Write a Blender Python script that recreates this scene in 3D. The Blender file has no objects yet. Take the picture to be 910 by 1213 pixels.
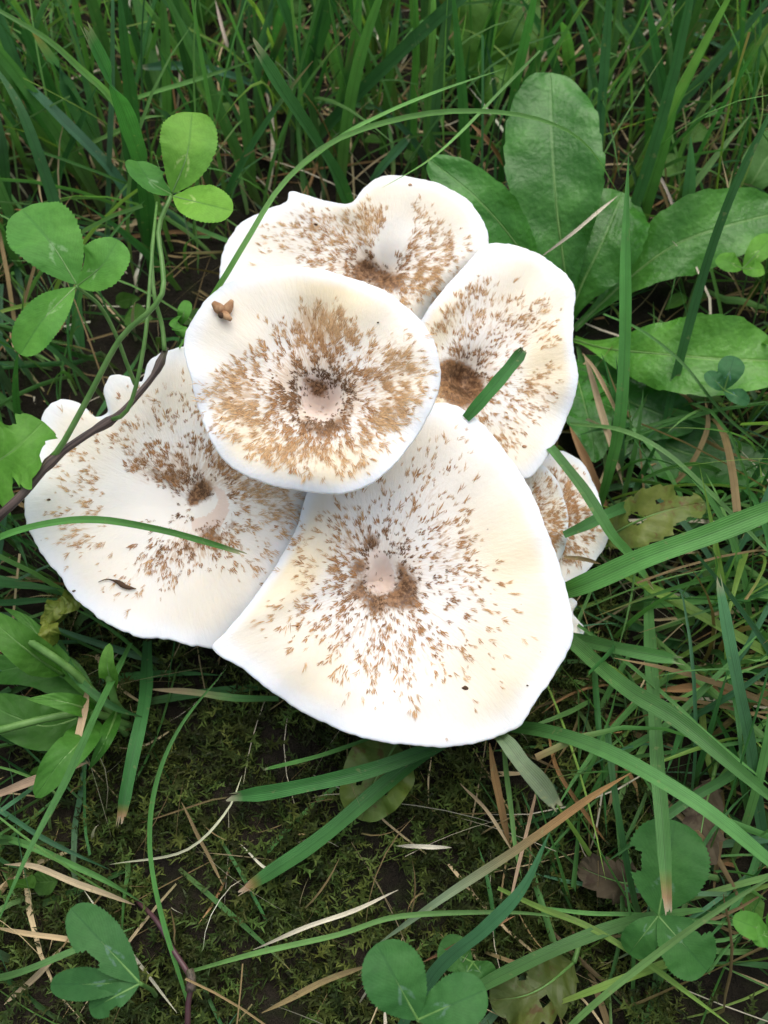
import bpy, math, random
import numpy as np
from math import radians, sin, cos, pi

# ------------------------------------------------------------------ camera, sky, sun, exposure
scene = bpy.context.scene
random.seed(7); rng = np.random.default_rng(7)
W_, H_, F_ = 910.0, 1213.0, 1050.0
PITCH, DIST = 62.0, 0.24
CAM = np.array([0.0, -DIST*cos(radians(PITCH)), 0.05 + DIST*sin(radians(PITCH))])
cd = bpy.data.cameras.new('camera'); cam = bpy.data.objects.new('camera', cd)
scene.collection.objects.link(cam); scene.camera = cam
cam.location = CAM; cam.rotation_euler = (radians(90 - PITCH), 0, 0)
cd.sensor_fit = 'VERTICAL'; cd.sensor_height = 36.0; cd.sensor_width = 27.0
cd.lens = F_/H_*36.0; cd.clip_start = 0.005; cd.clip_end = 200
cd.dof.use_dof = True; cd.dof.focus_distance = 0.225; cd.dof.aperture_fstop = 22.0

world = bpy.data.worlds.new('World'); scene.world = world; world.use_nodes = True
wn = world.node_tree.nodes; wl = world.node_tree.links
bg = wn['Background']; sky = wn.new('ShaderNodeTexSky'); sky.sky_type = 'NISHITA'
SUN_EL, SUN_AZ = 70.0, 15.0          # azimuth measured from +y (behind the cluster) towards +x
sky.sun_disc = False; sky.sun_elevation = radians(SUN_EL); sky.sun_rotation = radians(SUN_AZ)
sky.air_density = 1.0; sky.dust_density = 4.0; sky.ozone_density = 1.0
hs = wn.new('ShaderNodeHueSaturation'); hs.inputs['Saturation'].default_value = 0.55
wl.new(sky.outputs[0], hs.inputs['Color']); wl.new(hs.outputs[0], bg.inputs['Color'])
bg.inputs['Strength'].default_value = 0.13
sd = bpy.data.lights.new('sun', 'SUN'); sd.energy = 1.3; sd.angle = radians(75); sd.color = (1.0, 0.965, 0.90)
sun = bpy.data.objects.new('sun', sd); scene.collection.objects.link(sun)
sun.rotation_euler = (radians(90 - SUN_EL), 0, radians(180 - SUN_AZ)); sun.location = (0.3, 1, 2)
scene.view_settings.view_transform = 'Standard'; scene.view_settings.look = 'None'
scene.view_settings.exposure = 0.54; scene.view_settings.gamma = 1.0
scene.view_settings.use_curve_mapping = False
scene.render.engine = 'CYCLES'; scene.cycles.use_denoising = True
scene.cycles.max_bounces = 6; scene.cycles.diffuse_bounces = 3; scene.cycles.glossy_bounces = 2
scene.cycles.transmission_bounces = 4; scene.cycles.transparent_max_bounces = 4

# ------------------------------------------------------------------ geometry helpers
CA, SA = cos(radians(90 - PITCH)), sin(radians(90 - PITCH))
def ray(px, py):
    px = np.asarray(px, float); py = np.asarray(py, float)
    x = (px - W_/2)/F_; y = -(py - H_/2)/F_
    d = np.stack([x, y*CA + SA, y*SA - CA], -1)
    return d
def at(px, py, z=0.0):
    d = ray(px, py); t = (z - CAM[2])/d[..., 2]
    return CAM + d*t[..., None] if d.ndim > 1 else CAM + d*t
def aty(px, py, y):
    d = ray(px, py); return CAM + d*((y - CAM[1])/d[1])
def proj(P):
    q = P - CAM
    y = q[..., 1]*CA + q[..., 2]*SA; z = -q[..., 1]*SA + q[..., 2]*CA
    return np.stack([W_/2 + F_*q[..., 0]/(-z), H_/2 - F_*y/(-z)], -1), -z
def unit(v):
    v = np.asarray(v, float); return v/(np.linalg.norm(v, axis=-1, keepdims=True) + 1e-12)
def inpoly(p, poly):
    x, y = p[..., 0], p[..., 1]; ins = np.zeros(x.shape, bool); n = len(poly)
    for i in range(n):
        x1, y1 = poly[i][:2]; x2, y2 = poly[(i+1) % n][:2]
        if y1 == y2: continue
        c = ((y1 > y) != (y2 > y)) & (x < (x2-x1)*(y-y1)/(y2-y1) + x1)
        ins ^= c
    return ins
def catmull(P, n, closed=False):
    P = np.asarray(P, float); m = len(P)
    if m == 2 and not closed: 
        t = np.linspace(0, 1, n)[:, None]; return P[0]*(1-t) + P[1]*t
    if closed: Q = np.vstack([P[-1], P, P[0], P[1]]); k = m
    else: Q = np.vstack([2*P[0]-P[1], P, 2*P[-1]-P[-2]]); k = m - 1
    # arc-length spaced
    seg = np.linalg.norm(np.diff(Q[1:k+2, :3], axis=0), axis=1)
    cum = np.concatenate([[0], np.cumsum(seg)]); 
    u = np.linspace(0, cum[-1], n + (1 if closed else 0))
    if closed: u = u[:-1]
    i = np.clip(np.searchsorted(cum, u, side='right') - 1, 0, k-1)
    t = ((u - cum[i])/np.maximum(seg[i], 1e-9))[:, None]
    p0, p1, p2, p3 = Q[i], Q[i+1], Q[i+2], Q[i+3]
    return 0.5*((2*p1) + (-p0+p2)*t + (2*p0-5*p1+4*p2-p3)*t*t + (-p0+3*p1-3*p2+p3)*t**3)

def link(o): scene.collection.objects.link(o); return o
def mesh_data(name, V, F, mat, uv=None, col=None, attrs=None, smooth=True):
    me = bpy.data.meshes.new(name)
    V = np.asarray(V, np.float32)
    if isinstance(F, np.ndarray):
        k = F.shape[1]; nf = len(F)
        me.vertices.add(len(V)); me.vertices.foreach_set('co', V.ravel())
        me.loops.add(nf*k); me.loops.foreach_set('vertex_index', F.astype(np.int32).ravel())
        me.polygons.add(nf); me.polygons.foreach_set('loop_start', np.arange(0, nf*k, k, dtype=np.int32))
        try: me.polygons.foreach_set('loop_total', np.full(nf, k, np.int32))
        except Exception: pass
        me.update(calc_edges=True)
    else:
        me.from_pydata(V.tolist(), [], [list(map(int, f)) for f in F])
    if uv is not None:
        l = me.uv_layers.new(name='UVMap'); li = np.empty(len(me.loops), np.int32)
        me.loops.foreach_get('vertex_index', li)
        l.data.foreach_set('uv', np.asarray(uv, np.float32)[li].ravel())
    if col is not None:
        c = np.ones((len(V), 4), np.float32); c[:, :3] = col
        a = me.attributes.new('col', 'FLOAT_COLOR', 'POINT'); a.data.foreach_set('color', c.ravel())
    for k, v in (attrs or {}).items():
        v = np.asarray(v, np.float32)
        if v.ndim == 2:
            a = me.attributes.new(k, 'FLOAT_VECTOR', 'POINT'); a.data.foreach_set('vector', v.ravel())
        else:
            a = me.attributes.new(k, 'FLOAT', 'POINT'); a.data.foreach_set('value', v)
    if smooth: me.polygons.foreach_set('use_smooth', np.ones(len(me.polygons), bool))
    me.materials.append(mat); me.validate(); me.update()
    return me
LOC = {}
def obj(name, V, F, mat, parent=None, origin=None, **kw):
    V = np.asarray(V, float)
    if parent is not None:
        org = LOC[parent.name]
    else:
        org = np.asarray(origin if origin is not None else V[0], float)
    o = bpy.data.objects.new(name, mesh_data(name, V - org, F, mat, **kw)); link(o)
    LOC[o.name] = org
    if parent is not None: o.parent = parent
    else: o.location = org
    return o
def thing(name, label, cat, loc, group=None):
    o = bpy.data.objects.new(name, None); link(o); o.location = loc; o.empty_display_size = 0.01
    LOC[o.name] = np.asarray(loc, float); return tag(o, label, cat, group)
def tag(o, label=None, cat=None, group=None, kind=None):
    if label: o['label'] = label
    if cat: o['category'] = cat
    if group: o['group'] = group
    if kind: o['kind'] = kind
    return o
def grid_faces(nu, nv, closed=False):
    i, j = np.meshgrid(np.arange(nu - 1), np.arange(nv if closed else nv - 1), indexing='ij')
    j2 = (j + 1) % nv
    return np.stack([i*nv + j, i*nv + j2, (i+1)*nv + j2, (i+1)*nv + j], -1).reshape(-1, 4)
def tube(P, R, ns=8, col=None):
    P = np.asarray(P, float); n = len(P); R = np.broadcast_to(np.asarray(R, float), (n,))
    T = unit(np.gradient(P, axis=0)); ref = np.array([0.31, 0.2, 0.93])
    A = unit(np.cross(T, ref)); B = np.cross(T, A)
    a = np.linspace(0, 2*pi, ns, endpoint=False)
    V = P[:, None] + R[:, None, None]*(A[:, None]*np.cos(a)[None, :, None] + B[:, None]*np.sin(a)[None, :, None])
    V = V.reshape(-1, 3); F = grid_faces(n, ns, True)[:, ::-1].tolist()
    V = np.vstack([V, P[0], P[-1]]); k = n*ns
    for j in range(ns):
        F.append([k, j, (j+1) % ns]); F.append([k+1, (n-1)*ns + (j+1) % ns, (n-1)*ns + j])
    uv = np.zeros((len(V), 2)); uv[:k, 0] = np.tile(np.arange(ns)/ns, n); uv[:k, 1] = np.repeat(np.linspace(0, 1, n), ns); uv[k+1, 1] = 1
    return V, F, uv
def ribbon(P, W, nx=5, hint=None, fold=0.25, cup=0.0, twist=0.0, wav=0.0, seed=0, thick=0.0):
    """a leaf or blade along P (n,3) with half widths W (n,), V-folded; returns V, F, uv"""
    P = np.asarray(P, float); n = len(P); W = np.asarray(W, float)
    T = unit(np.gradient(P, axis=0))
    if hint is None: hint = unit(CAM - P.mean(0))*0.6 + np.array([0, 0, 0.7])
    N = np.broadcast_to(unit(hint), (n, 3)); S = unit(np.cross(T, N)); N = np.cross(S, T)
    if np.any(twist):
        a = twist if isinstance(twist, np.ndarray) else np.linspace(0, twist, n)
        S, N = S*np.cos(a)[:, None] + N*np.sin(a)[:, None], N*np.cos(a)[:, None] - S*np.sin(a)[:, None]
    u = np.linspace(-1, 1, nx)
    r = np.random.default_rng(abs(int(seed))); ph = r.uniform(0, 6.28, 6)
    t = np.linspace(0, 1, n)
    off = np.abs(u)[None, :]*fold*W[:, None] - cup*(u**2)[None, :]*W[:, None]
    if wav:
        off = off + wav*W[:, None]*(u[None, :]**2*np.sin(9*t[:, None] + ph[0] + 2.2*u[None, :]) + 0.5*u[None, :]*np.sin(15*t[:, None] + ph[1])
              + 0.25*np.abs(u[None, :])*np.sin(31*t[:, None] + ph[2] + 3*u[None, :]))
    V = P[:, None] + S[:, None]*(W[:, None]*u[None])[..., None] + N[:, None]*off[..., None]
    uv = np.stack([np.broadcast_to((u+1)/2, (n, nx)), np.broadcast_to(t[:, None], (n, nx))], -1)
    return V.reshape(-1, 3), grid_faces(n, nx), uv.reshape(-1, 2)

# ------------------------------------------------------------------ materials
MATS = {}
def newmat(name):
    m = bpy.data.materials.new(name); m.use_nodes = True; nt = m.node_tree
    for nd in list(nt.nodes):
        if nd.type != 'OUTPUT_MATERIAL': nt.nodes.remove(nd)
    MATS[name] = m; return m, nt.nodes, nt.links, nt.nodes['Material Output']
class NB:
    def __init__(s, nt): s.nt = nt; s.n = nt.nodes; s.l = nt.links
    def _in(s, sock, v):
        if v is None: return
        if isinstance(v, bpy.types.NodeSocket): s.l.new(v, sock)
        else:
            if sock.type == 'RGBA' and len(v) == 3: v = (*v, 1)
            sock.default_value = v
    def math(s, op, a, b=None, c=None, clamp=False):
        nd = s.n.new('ShaderNodeMath'); nd.operation = op; nd.use_clamp = clamp
        s._in(nd.inputs[0], a); s._in(nd.inputs[1], b); s._in(nd.inputs[2], c); return nd.outputs[0]
    def vmath(s, op, a, b=None):
        nd = s.n.new('ShaderNodeVectorMath'); nd.operation = op
        s._in(nd.inputs[0], a); s._in(nd.inputs[1], b); return nd.outputs[0]
    def mix(s, f, a, b, mode='MIX'):
        nd = s.n.new('ShaderNodeMix'); nd.data_type = 'RGBA'; nd.blend_type = mode; nd.clamp_factor = True
        s._in(nd.inputs[0], f); s._in(nd.inputs[6], a); s._in(nd.inputs[7], b); return nd.outputs[2]
    def noise(s, vec, scale, detail=3, rough=0.5, dim='3D'):
        nd = s.n.new('ShaderNodeTexNoise'); nd.noise_dimensions = dim
        if vec is not None: s.l.new(vec, nd.inputs['Vector'])
        nd.inputs['Scale'].default_value = scale; nd.inputs['Detail'].default_value = detail
        nd.inputs['Roughness'].default_value = rough; return nd.outputs[0]
    def ramp(s, f, a, b, c=0.0, d=1.0):
        nd = s.n.new('ShaderNodeMapRange'); nd.interpolation_type = 'SMOOTHSTEP'
        s._in(nd.inputs[0], f); s._in(nd.inputs[1], a); s._in(nd.inputs[2], b); s._in(nd.inputs[3], c); s._in(nd.inputs[4], d)
        return nd.outputs[0]
    def attr(s, name, out='Color'):
        nd = s.n.new('ShaderNodeAttribute'); nd.attribute_name = name; return nd.outputs[out]
    def coord(s, out='Object'):
        return s.n.new('ShaderNodeTexCoord').outputs[out]
    def sep(s, v):
        nd = s.n.new('ShaderNodeSeparateXYZ'); s.l.new(v, nd.inputs[0]); return nd.outputs
    def comb(s, x, y, z):
        nd = s.n.new('ShaderNodeCombineXYZ'); s._in(nd.inputs[0], x); s._in(nd.inputs[1], y); s._in(nd.inputs[2], z); return nd.outputs[0]
    def bump(s, h, strength, dist):
        nd = s.n.new('ShaderNodeBump'); nd.inputs['Strength'].default_value = strength; nd.inputs['Distance'].default_value = dist
        s.l.new(h, nd.inputs['Height']); return nd.outputs[0]
    def bsdf(s, col, rough=0.5, spec=0.5, normal=None, sss=0.0, rad=None, sheen=0.0, coat=0.0):
        nd = s.n.new('ShaderNodeBsdfPrincipled')
        s._in(nd.inputs['Base Color'], col); s._in(nd.inputs['Roughness'], rough); s._in(nd.inputs['Specular IOR Level'], spec)
        if normal is not None: s.l.new(normal, nd.inputs['Normal'])
        if sss:
            nd.inputs['Subsurface Weight'].default_value = sss; nd.inputs['Subsurface Radius'].default_value = rad
            nd.inputs['Subsurface Scale'].default_value = 1.0
        if sheen: nd.inputs['Sheen Weight'].default_value = sheen
        return nd.outputs[0]
    def leafout(s, col, rough, spec, normal, trans, out):
        p = s.bsdf(col, rough, spec, normal)
        t = s.n.new('ShaderNodeBsdfTranslucent')
        tc = s.mix(1.0, col, (1.1, 1.25, 0.6), 'MULTIPLY'); s.l.new(tc, t.inputs['Color'])
        m = s.n.new('ShaderNodeMixShader'); m.inputs[0].default_value = trans
        s.l.new(p, m.inputs[1]); s.l.new(t.outputs[0], m.inputs[2]); s.l.new(m.outputs[0], out.inputs['Surface'])

def mk_grass(name, rough=0.42, trans=0.38, spec=0.32, ribs=9.0, ribamp=0.35):
    m, n, l, out = newmat(name); b = NB(m.node_tree)
    uv = b.coord('UV'); x, y, z = b.sep(uv)
    rib = b.math('SINE', b.math('MULTIPLY', x, ribs*6.283))
    mid = b.ramp(b.math('ABSOLUTE', b.math('SUBTRACT', x, 0.5)), 0.0, 0.09, 1.0, 0.0)
    ob = b.coord('Object')
    nz = b.noise(ob, 180, 3); nf = b.noise(b.comb(b.math('MULTIPLY', x, 14), b.math('MULTIPLY', y, 3), 0.0), 3.0, 3)
    c = b.attr('col')
    f = b.math('MULTIPLY_ADD', rib, 0.10*ribamp*2, 1.0)
    f = b.math('MULTIPLY', f, b.math('MULTIPLY_ADD', nz, 0.5, 0.75))
    f = b.math('MULTIPLY', f, b.math('MULTIPLY_ADD', nf, 0.5, 0.75))
    f = b.math('MULTIPLY', f, b.math('MULTIPLY_ADD', mid, -0.18, 1.0))
    c2 = b.mix(1.0, c, b.comb(f, f, f), 'MULTIPLY')
    spot = b.ramp(b.noise(ob, 420, 2), 0.66, 0.74)
    c2 = b.mix(b.math('MULTIPLY', spot, 0.35), c2, (0.30, 0.30, 0.13))
    h = b.math('ADD', b.math('MULTIPLY', rib, 0.5), b.math('MULTIPLY', nf, 0.8))
    b.leafout(c2, rough, spec, b.bump(h, 0.35, 0.0004), trans, out); return m
mk_grass('grass_blade_green'); mk_grass('dry_straw', rough=0.65, trans=0.15, spec=0.25, ribs=6)

def mk_leaf(name, base, light, vein, rough=0.38, trans=0.25, spec=0.5, veins=8.0, slope=0.55, quilt=0.5, chevron=False, blot=None, lat=0.45, bd=0.0012):
    m, n, l, out = newmat(name); b = NB(m.node_tree)
    uv = b.coord('UV'); x, y, z = b.sep(uv); ob = b.coord('Object')
    wob = b.math('MULTIPLY', b.math('SUBTRACT', b.noise(ob, 90, 3), 0.5), 0.12)
    ax = b.math('ABSOLUTE', b.math('SUBTRACT', x, 0.5))
    ph = b.math('FRACT', b.math('ADD', b.math('MULTIPLY', b.math('SUBTRACT', y, b.math('MULTIPLY', ax, slope)), veins), b.math('MULTIPLY', wob, 3.0)))
    dist = b.math('ABSOLUTE', b.math('SUBTRACT', ph, 0.5))
    latv = b.ramp(dist, 0.0, 0.13, 1.0, 0.0)
    midl = b.ramp(ax, 0.008, 0.035, 1.0, 0.0)
    vn = b.math('MAXIMUM', b.math('MULTIPLY', latv, lat), midl)
    big = b.noise(ob, 70, 3); fine = b.noise(ob, 700, 4, 0.6)
    c = b.mix(b.ramp(big, 0.35, 0.7), base, light)
    c = b.mix(b.math('MULTIPLY', vn, 0.55), c, vein)
    k = b.math('MULTIPLY_ADD', fine, 0.5, 0.75); c = b.mix(1.0, c, b.comb(k, k, k), 'MULTIPLY')
    if chevron:
        d = b.math('ABSOLUTE', b.math('SUBTRACT', b.math('ADD', y, b.math('MULTIPLY', ax, 0.9)), b.math('MULTIPLY_ADD', b.noise(ob, 260, 2), 0.14, 0.38)))
        mk = b.math('MULTIPLY', b.ramp(d, 0.015, 0.06, 1.0, 0.0), b.ramp(ax, 0.14, 0.22, 1.0, 0.0))
        mk = b.math('MULTIPLY', mk, b.ramp(b.noise(ob, 900, 2), 0.35, 0.6))
        c = b.mix(b.math('MULTIPLY', mk, 0.45), c, (0.42, 0.58, 0.30))
    if blot:
        bl = b.ramp(b.noise(ob, 160, 4, 0.65), 0.56, 0.66)
        c = b.mix(b.math('MULTIPLY', bl, 0.8), c, blot)
    c = b.mix(1.0, c, b.attr('col'), 'MULTIPLY')
    cell = b.math('SUBTRACT', dist, b.math('MULTIPLY', midl, 0.6))
    h = b.math('ADD', b.math('MULTIPLY', cell, quilt), b.math('ADD', b.math('MULTIPLY', b.math('ADD', big, b.math('MULTIPLY', b.noise(ob, 190, 2), 0.5)), 0.9), b.math('MULTIPLY', fine, 0.16)))
    b.leafout(c, rough, spec, b.bump(h, 0.75, bd), trans, out); return m
mk_leaf('broad_leaf', (0.060, 0.215, 0.030), (0.115, 0.33, 0.055), (0.20, 0.38, 0.11), rough=0.30, spec=0.38, veins=6.0, slope=0.5, quilt=0.16, lat=0.14, bd=0.0024)
mk_leaf('clover_leaf', (0.095, 0.28, 0.045), (0.135, 0.35, 0.055), (0.075, 0.23, 0.04), rough=0.55, spec=0.22, trans=0.35, veins=17, slope=0.9, quilt=0.04, chevron=True, lat=0.18)
mk_leaf('weed_leaf', (0.09, 0.25, 0.03), (0.15, 0.34, 0.06), (0.19, 0.38, 0.09), rough=0.5, spec=0.25, trans=0.35, veins=7, quilt=0.2, lat=0.22)
mk_leaf('yellow_leaf', (0.13, 0.19, 0.035), (0.20, 0.23, 0.04), (0.22, 0.24, 0.07), rough=0.5, trans=0.3, veins=6, quilt=0.3, blot=(0.16, 0.08, 0.025))
mk_leaf('dead_leaf', (0.08, 0.062, 0.04), (0.13, 0.105, 0.07), (0.06, 0.04, 0.03), rough=0.8, spec=0.15, trans=0.08, veins=6, quilt=0.6, blot=(0.06, 0.04, 0.03))

def mk_cap():
    m, n, l, out = newmat('mushroom_cap'); b = NB(m.node_tree)
    pol = b.attr('pol', 'Vector'); st = b.attr('stain', 'Fac'); cr = b.attr('cream', 'Fac'); rr = b.attr('rad', 'Fac')
    ob = b.coord('Object')
    x, y, z = b.sep(pol)
    fv = b.comb(b.math('MULTIPLY', x, 30), b.math('MULTIPLY', y, 30), b.math('MULTIPLY', z, 13))
    fib = b.noise(fv, 1.0, 4, 0.62)
    fv2 = b.comb(b.math('MULTIPLY', x, 14), b.math('MULTIPLY', y, 14), b.math('MULTIPLY', z, 12))
    fib2 = b.noise(fv2, 1.0, 3, 0.55)
    soft = b.noise(ob, 60, 3)
    big = b.noise(ob, 25, 2)
    c = b.mix(b.ramp(rr, 0.80, 0.985), (0.775, 0.75, 0.70), (0.785, 0.80, 0.82))
    c = b.mix(b.math('MULTIPLY', cr, b.math('MULTIPLY_ADD', soft, 0.9, 0.5)), c, (0.77, 0.65, 0.42))
    c = b.mix(b.math('MULTIPLY', b.ramp(big, 0.45, 0.65), 0.22), c, (0.77, 0.71, 0.59))
    # soft tan bloom and fibrils
    bloom = b.math('MULTIPLY', b.ramp(st, 0.15, 1.0), b.ramp(soft, 0.3, 0.7, 0.25, 0.75))
    c = b.mix(b.math('MULTIPLY', bloom, 0.42), c, (0.70, 0.47, 0.24))
    a = b.math('ADD', b.math('MULTIPLY', fib, 0.9), b.math('MULTIPLY', fib2, 0.45))
    a = b.math('ADD', a, b.math('MULTIPLY', st, 0.30))
    mk = b.math('MULTIPLY', b.math('MULTIPLY', b.ramp(a, 0.80, 0.98), b.ramp(st, 0.08, 0.5)), b.ramp(rr, 0.12, 0.4, 0.2, 1.0))
    c = b.mix(b.math('MULTIPLY', mk, 0.55), c, (0.47, 0.27, 0.115))
    c = b.mix(b.math('MULTIPLY', b.ramp(b.attr('bare', 'Fac'), 0.2, 0.8), 0.95), c, b.mix(soft, (0.76, 0.66, 0.58), (0.66, 0.51, 0.42)))
    co = b.attr('core', 'Fac'); cf = b.noise(ob, 900, 4, 0.65)
    ck = b.ramp(b.math('ADD', co, b.math('MULTIPLY', cf, 0.9)), 0.62, 1.15)
    c = b.mix(b.math('MULTIPLY', ck, b.ramp(co, 0.03, 0.35)), c, b.mix(b.ramp(cf, 0.35, 0.65), (0.11, 0.05, 0.022), (0.33, 0.18, 0.085)))
    sp = b.ramp(b.noise(ob, 900, 1), 0.80, 0.83)
    c = b.mix(b.math('MULTIPLY', sp, 0.5), c, (0.2, 0.13, 0.08))
    h = b.math('ADD', b.math('MULTIPLY', fib, b.ramp(rr, 0.15, 0.55, 0.0, 0.7)), b.math('ADD', b.math('MULTIPLY', b.noise(ob, 500, 3), 0.35), b.math('MULTIPLY', soft, 1.2)))
    p = b.bsdf(c, b.math('MULTIPLY_ADD', soft, 0.25, 0.42), 0.35, b.bump(h, 0.45, 0.0005), 0.35, (0.0035, 0.0024, 0.0014))
    l.new(p, out.inputs['Surface'])
mk_cap()
def mk_simple(name, fn):
    m, n, l, out = newmat(name); b = NB(m.node_tree); l.new(fn(b), out.inputs['Surface'])
mk_simple('mushroom_flesh', lambda b: b.bsdf(b.mix(b.ramp(b.noise(b.coord(), 120, 3), 0.3, 0.7), (0.82, 0.80, 0.76), (0.74, 0.68, 0.58)), 0.6, 0.3,
          b.bump(b.noise(b.coord(), 400, 3), 0.3, 0.0005), 0.3, (0.003, 0.002, 0.0012)))
mk_simple('navel_flesh', lambda b: b.bsdf(b.mix(b.ramp(b.noise(b.coord(), 300, 3), 0.3, 0.7), (0.80, 0.71, 0.63), (0.76, 0.62, 0.52)), 0.5, 0.35,
          b.bump(b.noise(b.coord(), 500, 4), 0.5, 0.0005), 0.3, (0.003, 0.002, 0.0012)))
mk_simple('mushroom_scale', lambda b: b.bsdf(b.mix(1.0, b.attr('col'), b.mix(b.noise(b.coord(), 1200, 2), (0.6, 0.6, 0.6), (1.3, 1.3, 1.3)), 'MULTIPLY'), 0.75, 0.2))
def f_soil(b):
    ob = b.coord(); a = b.noise(ob, 30, 5, 0.6); f = b.noise(ob, 260, 5, 0.65); g = b.noise(ob, 1400, 3, 0.6)
    c = b.mix(b.ramp(a, 0.35, 0.65), (0.014, 0.012, 0.009), (0.034, 0.027, 0.018))
    c = b.mix(b.ramp(f, 0.5, 0.7), c, (0.032, 0.026, 0.018))
    c = b.mix(b.math('MULTIPLY', b.ramp(b.noise(ob, 90, 4), 0.5, 0.65), 0.6), c, (0.022, 0.03, 0.009))
    h = b.math('ADD', b.math('MULTIPLY', f, 1.0), b.math('MULTIPLY', g, 0.4))
    return b.bsdf(c, 0.9, 0.15, b.bump(h, 1.0, 0.004))
mk_simple('soil', f_soil)
mk_simple('moss_green', lambda b: b.bsdf(b.attr('col'), 0.6, 0.25))
mk_simple('petiole_green', lambda b: b.bsdf(b.mix(b.ramp(b.noise(b.coord(), 220, 3), 0.3, 0.7), (0.085, 0.20, 0.04), (0.14, 0.27, 0.07)), 0.45, 0.4, b.bump(b.noise(b.coord(), 600, 2), 0.3, 0.0004)))
def f_run(b):
    ob = b.coord(); uv = b.sep(b.coord('UV'))
    st = b.noise(b.comb(b.math('MULTIPLY', uv[0], 9), b.math('MULTIPLY', uv[1], 4), 0.0), 1.5, 4, 0.6)
    c = b.mix(b.ramp(st, 0.35, 0.62), (0.035, 0.022, 0.022), (0.12, 0.085, 0.07))
    c = b.mix(b.math('MULTIPLY', b.ramp(b.noise(ob, 60, 2), 0.55, 0.7), 0.6), c, (0.12, 0.15, 0.05))
    return b.bsdf(c, 0.5, 0.35, b.bump(st, 0.6, 0.0006))
mk_simple('runner_bark', f_run)
mk_simple('purple_stem', lambda b: b.bsdf(b.mix(b.ramp(b.noise(b.coord(), 140, 3), 0.35, 0.65), (0.06, 0.022, 0.035), (0.10, 0.05, 0.05)), 0.4, 0.4))
mk_simple('seed_brown', lambda b: b.bsdf(b.mix(b.ramp(b.noise(b.coord(), 500, 4), 0.35, 0.65), (0.30, 0.16, 0.08), (0.46, 0.28, 0.15)), 0.7, 0.2, b.bump(b.noise(b.coord(), 900, 3), 0.6, 0.0004)))
mk_simple('dirt_dark', lambda b: b.bsdf(b.mix(b.noise(b.coord(), 900, 3), (0.03, 0.02, 0.015), (0.12, 0.07, 0.04)), 0.85, 0.15))

# ------------------------------------------------------------------ ground
def hgt(x, y):
    return 0.004*np.sin(31*x + 1.3)*np.cos(27*y) + 0.003*np.sin(71*x + 43*y) + 0.0015*np.sin(163*y - 97*x) - 0.002
gx = np.concatenate([[-60, -8, -2, -0.9], np.linspace(-0.5, 0.5, 181), [0.9, 2, 8, 60]])
gy = np.concatenate([[-60, -8, -2, -0.7], np.linspace(-0.3, 0.75, 191), [1.3, 3, 9, 60]])
GX, GY = np.meshgrid(gx, gy, indexing='ij')
inn = (np.abs(GX) < 1) & (GY > -1) & (GY < 1.5)
GZ = np.where(inn, hgt(GX, GY) + 0.0012*rng.standard_normal(GX.shape), 0.0)
g = obj('ground', np.stack([GX, GY, GZ], -1).reshape(-1, 3), grid_faces(len(gx), len(gy))[:, ::-1].copy(), MATS['soil'], origin=(0, 0, 0))
tag(g, 'dark damp soil under the grass and moss', kind='structure')

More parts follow.
